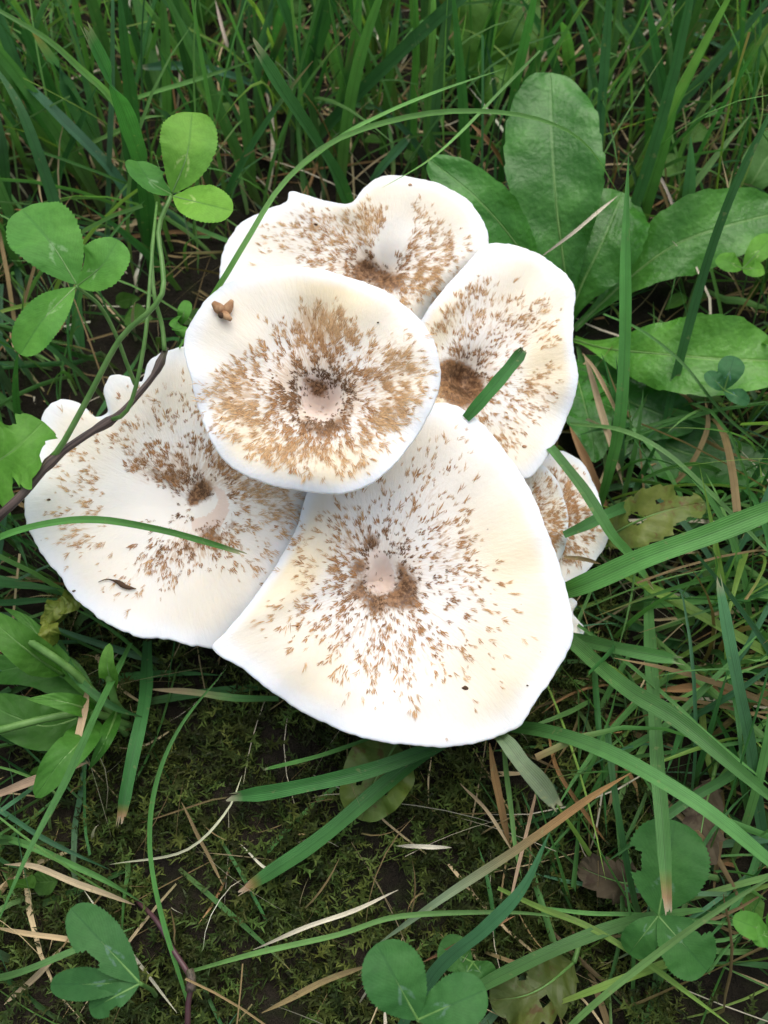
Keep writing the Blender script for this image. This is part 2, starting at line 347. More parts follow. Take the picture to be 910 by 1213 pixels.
# ------------------------------------------------------------------ mushrooms
BASE = at(455, 640, 0.0); BASE[2] = 0.0
def sstep(x, a, b): 
    t = np.clip((x - a)/(b - a), 0, 1); return t*t*(3 - 2*t)
def build_mushroom(label, navel, z0, nrm, outline, dish=0.006, pit=0.006, rpit=0.13, roll=0.003, r0=0.70, th=0.0013,
                   bands=(), dark=(), blobs=(), darkblobs=(), cream=(0.55, 0.95), nflake=2600, flen=(0.0010, 0.0022), navel_px=None,
                   wave=0.0012, seed=1, tear=0.0, ns=560, foot=(0, 0), stem_r=0.008, creamamt=0.55, light=False, core=(), clump=0.16):
    r_ = np.random.default_rng(seed); n = unit(np.array(nrm, float)); P0 = at(navel[0], navel[1], z0)
    ex = unit(np.cross([0, 1, 0], n)); ey = np.cross(n, ex)
    ol = np.array([(p[0], p[1], 1.0, (p[2]/1000 if len(p) > 2 else roll)) for p in outline])
    sp = catmull(ol[:, [0, 1, 3]], ns, True)      # px, py, roll
    jit = np.zeros(ns)
    k = np.arange(ns)
    for f, a in ((7, 0.9), (13, 0.6), (23, 0.5), (41, 0.35), (67, 0.3), (97, 0.25)):
        jit += a*np.sin(2*pi*f*k/ns + r_.uniform(0, 6.28))
    s_ = k/ns
    wv = wave*(np.sin(2*pi*3*s_ + r_.uniform(0, 6)) + 0.7*np.sin(2*pi*5*s_ + r_.uniform(0, 6)) + 0.4*np.sin(2*pi*11*s_ + r_.uniform(0, 6)))
    ph = r_.uniform(0, 6.28, 12)
    def hh(r, rollv, wvv, u, v):
        h = -pit*np.exp(-(r/rpit)**2) + dish*np.clip(r, 0, 1)**1.3
        h = h - rollv*(np.clip((r - r0)/(1 - r0), 0, 1.3))**2 + wvv*r**3
        L = 1/0.012
        h = h + 0.00045*(np.sin(u*L*1.3 + ph[0])*np.sin(v*L*1.1 + ph[1]) + 0.6*np.sin(u*L*2.7 + v*L*1.9 + ph[2]) + 0.35*np.sin(v*L*4.7 - u*L*3.9 + ph[3]))*np.clip(r*2, 0, 1)
        return h
    # rim: ray against the cap plane shifted to the rim's own height
    hr = hh(1.0, sp[:, 2], wv, 0*s_, 0*s_)
    D = ray(sp[:, 0] , sp[:, 1]); Q = P0 + np.outer(hr, n)
    t = np.einsum('ij,j->i', Q - CAM, n)/(D @ n)
    R = CAM + D*t[:, None] - P0
    B = np.stack([R @ ex, R @ ey], -1)
    B = B*(1 + 0.0035*jit*(1 + tear*1.2))[:, None]
    kk_ = np.arange(-ns//2, ns//2); ker = np.exp(-(kk_/(ns*0.028))**2); ker /= ker.sum(); idx_ = (np.arange(ns)[:, None] + kk_[None]) % ns
    Bs = (B[idx_]*ker[None, :, None]).sum(1); Bsc = np.vstack([Bs, Bs[:1]])
    Bc = np.vstack([B, B[:1]]); rc = np.append(sp[:, 2], sp[0, 2]); wc = np.append(wv, wv[0])
    def surf(r, s):
        s = np.mod(s, 1.0)*ns; i = np.floor(s).astype(int) % ns; f = s - np.floor(s)
        b = Bc[i]*(1-f)[:, None] + Bc[i+1]*f[:, None]
        rv = rc[i]*(1-f) + rc[i+1]*f; wvv = wc[i]*(1-f) + wc[i+1]*f
        bs = Bsc[i]*(1-f)[:, None] + Bsc[i+1]*f[:, None]; b = bs + (b - bs)*np.clip(r, 0, 1.02)[:, None]**5
        uvp = b*r[:, None]
        h = hh(r, rv, wvv, uvp[:, 0], uvp[:, 1])
        return P0 + np.outer(uvp[:, 0], ex) + np.outer(uvp[:, 1], ey) + np.outer(h, n)
    def dens(px, r, table, bl):
        d = np.interp(r, [q[0] for q in table], [q[1] for q in table]) if len(table) else np.zeros(len(r))
        for (x, y, rad, amp) in bl:
            d = d + amp*np.exp(-((px[:, 0]-x)**2 + (px[:, 1]-y)**2)/(rad*rad))
        return d
    root = thing('mushroom', label, 'mushroom', (BASE[0] + foot[0], BASE[1] + foot[1], 0), 'mushrooms of the clump')
    # cap skin
    rr = np.concatenate([np.linspace(0.0, 0.2, 26)[1:], np.linspace(0.2, 0.9, 36)[1:], np.linspace(0.9, 1.0, 11)[1:]])
    RR, SS = np.meshgrid(rr, s_, indexing='ij')
    V = surf(RR.ravel(), SS.ravel())
    top = V.reshape(len(rr), ns, 3)[-1]
    cen = surf(np.array([0.0]), np.array([0.0]))
    def off(scale, dz):
        c = P0 + n*((top - P0) @ n)[:, None]; return c + (top - c)*np.broadcast_to(scale, (ns,))[:, None] - n*dz
    tooth = 0.0045*np.where(np.arange(ns) % 2 == 0, 1, -1)*(0.5 + 0.5*np.sin(2*pi*s_*2 + ph[8])) if not light else 0
    rim = [off(1.0035, th*0.25), off(1.005, th*0.6), off(1.001 + tooth, th*1.0), off(0.985, th*1.05)]
    allV = np.vstack([cen, V] + rim)
    nr = len(rr) + 4
    F = (grid_faces(nr, ns, True) + 1).tolist() + [[0, 1 + j, 1 + (j+1) % ns] for j in range(ns)]
    r_all = np.concatenate([[0], RR.ravel(), np.full(4*ns, 1.0)]); s_all = np.concatenate([[0], SS.ravel(), np.tile(s_, 4)])
    px, _ = proj(allV)
    st = np.clip(dens(px, r_all, bands, blobs), 0, 1.2); st[-4*ns:] = 0
    cm = sstep(r_all, cream[0]-0.15, cream[0]+0.1)*(1 - sstep(r_all, cream[1]-0.1, cream[1]+0.03))*creamamt*0.95
    cm = cm*(0.65 + 0.35*np.sin(2*pi*2*s_all + ph[5]) + 0.25*np.sin(2*pi*5*s_all + ph[6])); cm = np.clip(cm, 0, 1)
    pol = np.stack([np.cos(2*pi*s_all), np.sin(2*pi*s_all), r_all], -1)
    bare = np.zeros(len(allV))
    if navel_px is not None:
        nq = catmull([(a_, b2, 0) for a_, b2 in navel_px], 40, True)[:, :2]
        bare = inpoly(px + r_.normal(0, 0.5, px.shape), nq).astype(float)
    cap = obj('cap', allV, F, MATS['mushroom_cap'], root, attrs={'bare': bare, 'core': np.clip(dens(px, r_all, [], core), 0, 1)*(r_all < 0.99), 'pol': pol, 'stain': st, 'cream': cm, 'rad': r_all})
    # gills: pleated underside
    ng = 2*int(110 + 260*np.linalg.norm(B, axis=1).mean()/0.05/2)
    gs = np.arange(ng)/ng; gr = np.array([0.985, 0.95, 0.85, 0.6, 0.35, 0.14])
    GR, GS = np.meshgrid(gr, gs, indexing='ij')
    gd = np.interp(gr, [0.1, 0.35, 0.7, 0.95, 1], [0.001, 0.0035, 0.003, 0.001, 0.0003])[:, None]
    gv = surf(GR.ravel(), GS.ravel()).reshape(len(gr), ng, 3)
    gv = gv - n*(th*0.9 + gd*(np.arange(ng) % 2)[None, :])[..., None]
    obj('gills', gv.reshape(-1, 3), grid_faces(len(gr), ng, True)[:, ::-1].copy(), MATS['mushroom_flesh'], cap)
    # stem
    a = cen[0] - n*(th + 0.001); b_ = np.array([BASE[0] + foot[0], BASE[1] + foot[1], -0.004])
    m1 = a - n*0.016; m1[2] = max(m1[2], 0.006)
    pth = catmull([a, m1, b_*0.6 + m1*0.4, b_], 14)
    sv, sf, suv = tube(pth, np.interp(np.linspace(0, 1, 14), [0, 0.15, 0.6, 1], [stem_r*1.5, stem_r, stem_r*0.85, stem_r*0.75]), 14)
    obj('stem', sv, sf, MATS['mushroom_flesh'], root, uv=suv)
    # scales: small fibrous flakes, lying radially on the skin
    N = nflake*6; rs = np.sqrt(r_.random(N))*0.96 + 0.02; ss = r_.random(N)
    Pp = surf(rs, ss); px, _ = proj(Pp)
    d = dens(px, rs, bands, blobs)
    cl = np.zeros(N)                      # clumpiness
    for q in range(6):
        kx, ky = r_.uniform(-1, 1, 2)*(clump if q < 3 else 0.5); cl += np.sin(px[:, 0]*kx + px[:, 1]*ky + r_.uniform(0, 6.28))
    d = d*np.clip(0.70 + 0.32*cl, 0.06, 1.5)*0.7
    if navel_px is not None: d = np.where(inpoly(px, catmull([(a_, b2, 0) for a_, b2 in navel_px], 40, True)[:, :2]), np.clip(dens(px, rs, [], core), 0, 1)*0.8, d)
    keep = r_.random(N) < d; idx = np.nonzero(keep)[0][:nflake]
    rs, ss, Pp, px, d = rs[idx], ss[idx], Pp[idx], px[idx], d[idx]; M = len(rs)
    e = 0.004; Pr = unit(surf(rs + e, ss) - surf(rs - e, ss)); Pt = unit(surf(rs, ss + 0.002) - surf(rs, ss - 0.002))
    Nn = unit(np.cross(Pr, Pt)); Nn *= np.sign(Nn @ n)[:, None]
    ang = r_.normal(0, 0.24, M)
    A = Pr*np.cos(ang)[:, None] + Pt*np.sin(ang)[:, None]; A = unit(A); Bv = np.cross(Nn, A)
    dk = np.clip(dens(px, rs, dark, darkblobs) + r_.normal(0, 0.13, M), 0, 1)
    Lf = r_.uniform(flen[0], flen[1], M)*0.72*(1.15 - 0.35*dk)*r_.choice([0.7, 1.0, 1.0, 1.35], M); Lf = Lf*(1.25 - 0.45*dk); Wf = Lf*r_.uniform(0.13, 0.32, M)*(0.58 + 1.5*dk)
    # every scale is a small tuft of fibres that fan out from one darker root
    K = 6; fo = np.linspace(-0.5, 0.5, K)[None, :]
    fl = Lf[:, None]*r_.uniform(0.55, 1.15, (M, K)); fa = fo*r_.uniform(0.0, 0.45, (M, 1)) + r_.normal(0, 0.13, (M, K))
    bx = fo*Wf[:, None]*1.1 + r_.normal(0, 0.06, (M, K))*Wf[:, None]; by = r_.uniform(-0.55, 0.25, (M, K))*Lf[:, None]
    O = Pp[:, None] + A[:, None]*by[..., None] + Bv[:, None]*bx[..., None]
    Dr = A[:, None]*np.cos(fa)[..., None] + Bv[:, None]*np.sin(fa)[..., None]; Sd = np.cross(Nn[:, None], Dr)
    wf = (Wf[:, None]*r_.uniform(0.13, 0.26, (M, K)))[..., None]; up = Nn[:, None]
    cv = r_.normal(0, 0.10, (M, K))[..., None]*fl[..., None]
    lv = fl[..., None]
    v0 = O - Sd*wf*0.35 + up*0.00003; v1 = O + Sd*wf*0.35 + up*0.00003
    v2 = O + Dr*lv*0.5 - Sd*(wf*0.9 - cv) + up*(lv*0.09 + 0.00004); v3 = O + Dr*lv*0.5 + Sd*(wf*0.9 + cv) + up*(lv*0.09 + 0.00004)
    v4 = O + Dr*lv + Sd*cv*2.2 + up*(lv*0.12 + 0.00002)
    FV = np.stack([v0, v1, v2, v3, v4], 2).reshape(-1, 3)
    tri = np.array([[0, 1, 3], [0, 3, 2], [2, 3, 4]]); FF = (tri[None] + 5*np.arange(M*K)[:, None, None]).reshape(-1, 3)
    cD = np.array([0.085, 0.036, 0.015]); cM = np.array([0.35, 0.16, 0.055]); cL = np.array([0.70, 0.46, 0.23])
    k2 = np.clip(dk*2, 0, 1)[:, None]; k3 = np.clip(dk*2 - 1, 0, 1)[:, None]
    cf = (cL*(1-k2) + cM*k2)*(1-k3) + cD*k3
    cf = np.repeat(cf[:, None], K, 1)*r_.uniform(0.8, 1.25, (M, K, 1))
    tm = np.array([0.0, 0.0, 0.25, 0.25, 0.75])[None, None, :, None]
    tm = tm*(1 - 0.65*dk)[:, None, None, None]
    cols = cf[:, :, None]*(1 - tm) + (np.array([0.74, 0.54, 0.33])*0.7 + cf[:, :, None]*0.3)*tm
    if M:
        sc = obj('scales', FV.reshape(-1, 3), FF, MATS['mushroom_scale'], cap, col=cols.reshape(-1, 3), smooth=False)
        tag(sc, kind='stuff')
    return surf, P0, n

# centre cap (highest)
C_OUT = [(218, 408), (232, 372), (262, 340), (305, 322), (345, 315), (400, 323), (452, 342), (492, 372), (516, 408), (521, 448), (514, 478), (496, 512), (468, 548), (437, 574), (408, 584), (370, 582), (320, 573), (278, 556), (254, 528), (238, 492), (226, 450)]
surfC, P0C, nC = build_mushroom('uppermost white mushroom with brown ringed centre and a small brown husk on its cap', (380, 474), 0.076, (0.0, -0.36, 0.93), C_OUT,
    dish=0.007, pit=0.0085, rpit=0.14, roll=0.0028, r0=0.74, seed=3, nflake=2500, clump=0.4,
    bands=[(0, .0), (.12, .1), (.18, 1.0), (.3, .85), (.40, .45), (.5, .5), (.68, .55), (.80, .30), (.88, .03), (.93, 0)],
    dark=[(0, .95), (.22, .92), (.32, .72), (.42, .45), (.6, .26), (.9, .14)], core=[(352, 478, 11, .5), (362, 504, 11, .6), (382, 512, 12, .7), (402, 502, 11, .6), (413, 484, 10, .5), (378, 460, 12, .9), (400, 452, 8, .5), (362, 450, 8, .4)],
    blobs=[(330, 350, 38, -.9), (430, 355, 30, -.7), (285, 398, 26, -.6), (395, 395, 30, .3), (362, 382, 24, .55), (440, 385, 26, -.35), (255, 415, 24, -.9), (270, 470, 40, .25), (470, 455, 40, .2), (378, 460, 10, .9)],
    darkblobs=[(378, 460, 16, .8), (385, 510, 40, .12)], creamamt=0.75,
    navel_px=[(358, 452), (366, 444), (380, 448), (400, 452), (405, 470), (402, 486), (390, 498), (376, 500), (364, 490), (357, 474)], foot=(-0.006, 0.006))

# front cap (largest)
F_OUT = [(253, 768, 5), (268, 748, 5), (300, 710, 5), (330, 665, 5.5), (352, 625, 6), (364, 585, 6), (382, 548, 5), (440, 505, 4), (500, 482, 3), (537, 480), (575, 506), (606, 545), (632, 590), (655, 648), (668, 690), (677, 730), (674, 765), (656, 800), (632, 835), (612, 862), (570, 877), (520, 884), (470, 881), (420, 870), (370, 848), (320, 818), (285, 790)]
surfF, P0F, nF = build_mushroom('largest white mushroom with a smooth broad rim and sparse brown flecks round its pale centre', (452, 682), 0.043, (0.04, -0.24, 0.96), F_OUT,
    dish=0.0065, pit=0.0065, rpit=0.09, roll=0.003, r0=0.66, seed=11, nflake=2300, flen=(0.0010, 0.0024),
    bands=[(0, .0), (.07, .1), (.11, 1.0), (.19, .85), (.26, .48), (.36, .40), (.48, .36), (.60, .24), (.70, .10), (.8, .03), (.88, 0)],
    dark=[(0, .95), (.16, .92), (.26, .72), (.4, .52), (.6, .36), (.8, .25)], core=[(425, 672, 13, .7), (425, 700, 13, .7), (445, 716, 14, .8), (470, 710, 13, .8), (484, 692, 14, .8), (476, 672, 11, .5), (440, 642, 12, .7), (490, 715, 12, .5)],
    blobs=[(455, 595, 30, -.2), (345, 640, 32, .22), (545, 720, 60, -.12), (600, 620, 50, -.3), (560, 640, 34, .22), (420, 640, 20, .3), (530, 655, 24, .15), (470, 775, 50, .10), (540, 540, 40, .05), (500, 640, 14, -.3)],
    darkblobs=[(480, 690, 18, .2), (440, 640, 20, .2)], creamamt=0.7,
    navel_px=[(430, 676), (436, 660), (446, 650), (458, 658), (466, 676), (468, 694), (456, 704), (442, 702), (431, 690)], foot=(0.002, -0.012), stem_r=0.01)

# left cap
L_OUT = [(28, 603), (33, 570), (45, 530), (50, 498), (62, 480), (80, 474), (98, 480), (112, 494), (128, 488), (124, 462), (132, 445), (150, 446), (168, 452), (178, 430), (200, 416), (228, 412, 2), (275, 440, 2), (330, 500, 3), (372, 560, 5), (374, 598, 6.5), (352, 640, 6.5), (325, 688, 6.5), (292, 735, 6), (262, 765, 5), (236, 765, 4), (200, 757), (160, 752), (120, 735), (90, 708), (72, 682), (52, 658), (36, 630)]
surfL, P0L, nL = build_mushroom('white mushroom with a torn rim and curved brown patches, under the dark runner', (222, 592), 0.041, (-0.13, -0.20, 0.96), L_OUT,
    dish=0.005, pit=0.004, rpit=0.20, roll=0.0022, r0=0.62, seed=21, nflake=2600, flen=(0.0010, 0.0024), tear=0.6, ns=560,
    bands=[(0, .25), (.15, .3), (.3, .25), (.5, .18), (.7, .10), (.85, .03), (.95, 0)],
    dark=[(0, .85), (.3, .7), (.5, .5), (.8, .3)], core=[(240, 580, 13, 1.0), (228, 592, 9, .7), (205, 566, 14, .6), (180, 560, 12, .4), (275, 565, 12, .35), (250, 634, 14, .6), (225, 646, 14, .4), (275, 622, 10, .4)],
    blobs=[(205, 565, 24, .6), (170, 555, 22, .35), (240, 580, 12, 1.0), (232, 545, 26, .45), (275, 560, 28, .6), (285, 600, 22, .3), (225, 650, 30, .55), (260, 635, 22, .6), (190, 665, 26, .3), (150, 680, 24, .15),
           (185, 590, 15, -1.0), (140, 590, 18, -.6), (255, 608, 22, -1.1), (150, 620, 45, -.25), (250, 710, 50, -.3), (215, 500, 30, .12), (110, 575, 22, .30), (105, 620, 26, .30), (85, 640, 16, .2), (325, 575, 26, .35), (335, 610, 18, .4), (315, 645, 18, .3), (295, 680, 18, .2)],
    darkblobs=[(240, 582, 16, .5), (225, 650, 40, .15), (110, 600, 50, -.25), (320, 580, 40, -.3)], creamamt=0.35,
    navel_px=[(228, 616), (246, 610), (258, 596), (254, 576), (268, 584), (271, 604), (262, 622), (244, 632), (230, 630)], foot=(-0.012, -0.004))

# right cap
R_OUT = [(500, 378, 5), (520, 350, 5), (548, 318, 4), (572, 294, 3), (600, 290), (630, 297), (662, 316), (680, 342), (679, 375), (678, 410), (683, 440), (680, 470), (668, 505), (650, 538), (625, 565), (590, 560, 4), (555, 535, 4), (510, 505, 4), (480, 460, 4), (480, 415, 4)]
surfR, P0R, nR = build_mushroom('white mushroom with a dark brown centre patch and a cut grass blade lying across it', (552, 448), 0.050, (0.16, -0.27, 0.95), R_OUT,
    dish=0.006, pit=0.006, rpit=0.2, roll=0.0024, r0=0.72, seed=31, nflake=1800, clump=0.3, flen=(0.0010, 0.0021),
    bands=[(0, .8), (.2, .6), (.3, .42), (.45, .42), (.6, .45), (.72, .38), (.8, .12), (.88, 0)],
    dark=[(0, .85), (.25, .6), (.4, .40), (.8, .28)], core=[(545, 448, 20, .9), (530, 440, 16, .7), (560, 462, 16, .8), (540, 468, 16, .7)],
    blobs=[(548, 450, 26, 1.3), (520, 420, 16, -.5), (630, 425, 14, -.8), (600, 480, 24, -.1), (590, 320, 30, -.3), (625, 345, 25, -.25), (640, 520, 22, -.3)],
    darkblobs=[(548, 450, 30, .4)], creamamt=0.75, foot=(0.012, 0.004))

# back cap
K_OUT = [(262, 335), (266, 300), (282, 266), (310, 250), (338, 240), (344, 228), (360, 230), (392, 238), (416, 240), (432, 222), (452, 208), (480, 207), (520, 217), (555, 238), (573, 264), (579, 292, 4), (566, 316, 6), (540, 345, 7), (512, 370, 7), (480, 400, 4), (420, 420, 3), (340, 420, 3), (285, 380, 3)]
surfK, P0K, nK = build_mushroom('white mushroom with a wavy lobed rim and a bare pale streak, behind the uppermost cap', (452, 318), 0.052, (-0.02, -0.22, 0.97), K_OUT,
    dish=0.006, pit=0.005, rpit=0.18, roll=0.0024, r0=0.72, seed=41, nflake=1900, clump=0.3, flen=(0.0011, 0.0023),
    bands=[(0, .9), (.15, .75), (.3, .55), (.5, .5), (.66, .5), (.76, .25), (.86, .02), (.9, 0)],
    dark=[(0, .85), (.2, .65), (.35, .40), (.6, .28), (.9, .2)], core=[(432, 318, 12, .8), (450, 330, 14, .7), (470, 335, 13, .7), (422, 330, 12, .5)],
    blobs=[(458, 298, 12, -1.6), (466, 280, 11, -1.6), (474, 264, 12, -1.5), (440, 312, 12, .6), (330, 318, 22, -.8), (420, 325, 16, .4), (520, 340, 30, .3), (470, 232, 22, -.7), (530, 250, 24, -.5)],
    darkblobs=[(440, 325, 25, .3), (530, 345, 30, .15)], creamamt=0.45, tear=0.2, foot=(0.004, 0.014))

# small caps at the right
A_OUT = [(560, 600), (580, 560), (615, 540), (640, 548), (660, 568), (671, 600), (671, 630), (664, 660), (640, 680), (600, 680), (570, 650)]
build_mushroom('narrow tan flecked mushroom squeezed between the largest cap and the small outer one', (612, 615), 0.030, (0.30, -0.2, 0.93), A_OUT, dish=0.003, pit=0.003, roll=0.002, seed=51, nflake=1100, flen=(0.0010, 0.002),
    bands=[(0, .6), (.6, .6), (.85, .5), (.95, 0)], dark=[(0, .5), (1, .36)], creamamt=0.3, ns=200, light=True, foot=(0.012, -0.006), stem_r=0.005)
B_OUT = [(590, 620), (605, 570), (640, 540), (668, 535), (692, 550), (706, 580), (712, 598), (723, 622), (716, 648), (700, 672), (675, 692), (640, 692), (605, 665)]
build_mushroom('small outer mushroom with tan flecks and a chipped white rim, crossed by grass blades', (650, 618), 0.021, (0.20, -0.15, 0.96), B_OUT, dish=0.003, pit=0.003, roll=0.0016, seed=61, nflake=1200, flen=(0.0010, 0.002),
    bands=[(0, .6), (.5, .6), (.70, .5), (.80, .12), (.9, 0)], dark=[(0, .6), (1, .36)], creamamt=0.2, ns=200, tear=0.6, light=True, foot=(0.017, -0.006), stem_r=0.005)
D_OUT = [(610, 730), (630, 705), (660, 702), (684, 712), (680, 726), (694, 744), (688, 754), (672, 756), (668, 776), (650, 784), (625, 770)]
build_mushroom('small ragged white mushroom piece half hidden below the largest cap', (648, 742), 0.012, (0.10, -0.15, 0.98), D_OUT, dish=0.002, pit=0.002, roll=0.001, seed=71, nflake=10, bands=[(0, .02), (1, 0)], dark=[(0, .3)],
    creamamt=0.1, ns=160, tear=1.2, light=True, foot=(0.014, -0.012), stem_r=0.004, wave=0.0006)

# ------------------------------------------------------------------ grass blades that can be told apart
GCOL = {'G': (0.047, 0.122, 0.032), 'D': (0.024, 0.080, 0.022), 'B': (0.034, 0.090, 0.044), 'L': (0.078, 0.165, 0.045), 'Y': (0.105, 0.175, 0.035), 'P': (0.20, 0.28, 0.16),
        'S': (0.46, 0.36, 0.21), 'O': (0.27, 0.15, 0.065), 'W': (0.58, 0.52, 0.40), 'T': (0.24, 0.17, 0.08)}
for k_ in 'GDBLY': GCOL[k_] = tuple(np.array(GCOL[k_])*2.25)
def blade(pts, w, col, tip='point', label=None, group=None, name='grass_shoot', cat='grass', col2=None, fold=0.35, twist=0.0, hint=None, seed=0, nx=7, n=34):
    """pts root -> tip as (px, py, z in mm); w full width in px at the middle of the path"""
    P = np.array([at(p[0], p[1], p[2]/1000) for p in pts]); P = catmull(P, n)
    dep = proj(P)[1].mean(); hw = w*dep/F_/2; t = np.linspace(0, 1, n)
    if tip == 'point': wd = (0.65 + 0.35*np.minimum(1, t*5))*(1 - np.clip((t-0.55)/0.45, 0, 1)**2*0.96)
    elif tip == 'both': wd = np.maximum(0.08, 1 - np.abs(2*t-1)**3)
    else: wd = (0.75 + 0.25*np.minimum(1, t*4))*(1 - 0.45*np.clip((t-0.88)/0.12, 0, 1))
    rs = np.random.default_rng(abs(seed + int(pts[0][0]*7 + pts[0][1])))
    wd = wd*(1 + 0.05*np.sin(t*17 + rs.uniform(0, 6)))
    side_ = unit(np.cross(P[-1] - P[0], [0, 0, 1])); P = P + np.outer(hw*0.25*min(1, np.linalg.norm(P[-1]-P[0])/(hw*40))**2*np.sin(t*rs.uniform(5, 9) + rs.uniform(0, 6))*np.sin(pi*t), side_)
    V, F, uv = ribbon(P, hw*wd, nx, hint, fold, 0.0, twist, 0.06, int(pts[0][0]))
    c0 = np.array(GCOL[col]); c = np.tile(c0, (len(V), 1)); v = uv[:, 1][:, None]
    c = c*(1 + rs.uniform(-0.08, 0.08, 3))
    c = c*(1.0 + 0.25*np.sin(v*5 + rs.uniform(0, 6)))
    if col2: 
        k = sstep(v, 0.25, 0.8); c = c*(1-k) + np.array(GCOL[col2])*k
    if tip in ('cut', 'brown'):
        endj = rs.uniform(-2.2, 0.9, nx)*hw; T = unit(P[-1] - P[-2])
        V[-nx:] += np.outer(endj, T)
        k = sstep(v, 0.92 if tip == 'brown' else 0.95, 0.965 if tip == 'brown' else 0.99); c = c*(1-k) + np.array([0.36, 0.17, 0.05] if tip == 'brown' else [0.42, 0.40, 0.26])*k
        if tip == 'brown':
            k = sstep(v, 0.96, 0.985); c = c*(1-k) + np.array([0.50, 0.42, 0.30])*k
    o = obj(name, V, F, MATS['dry_straw' if col in 'SOWT' else 'grass_blade_green'], uv=uv, col=c, origin=P[0])
    tag(o, label, cat, group); return o
GB = 'single grass blades round the mushrooms'
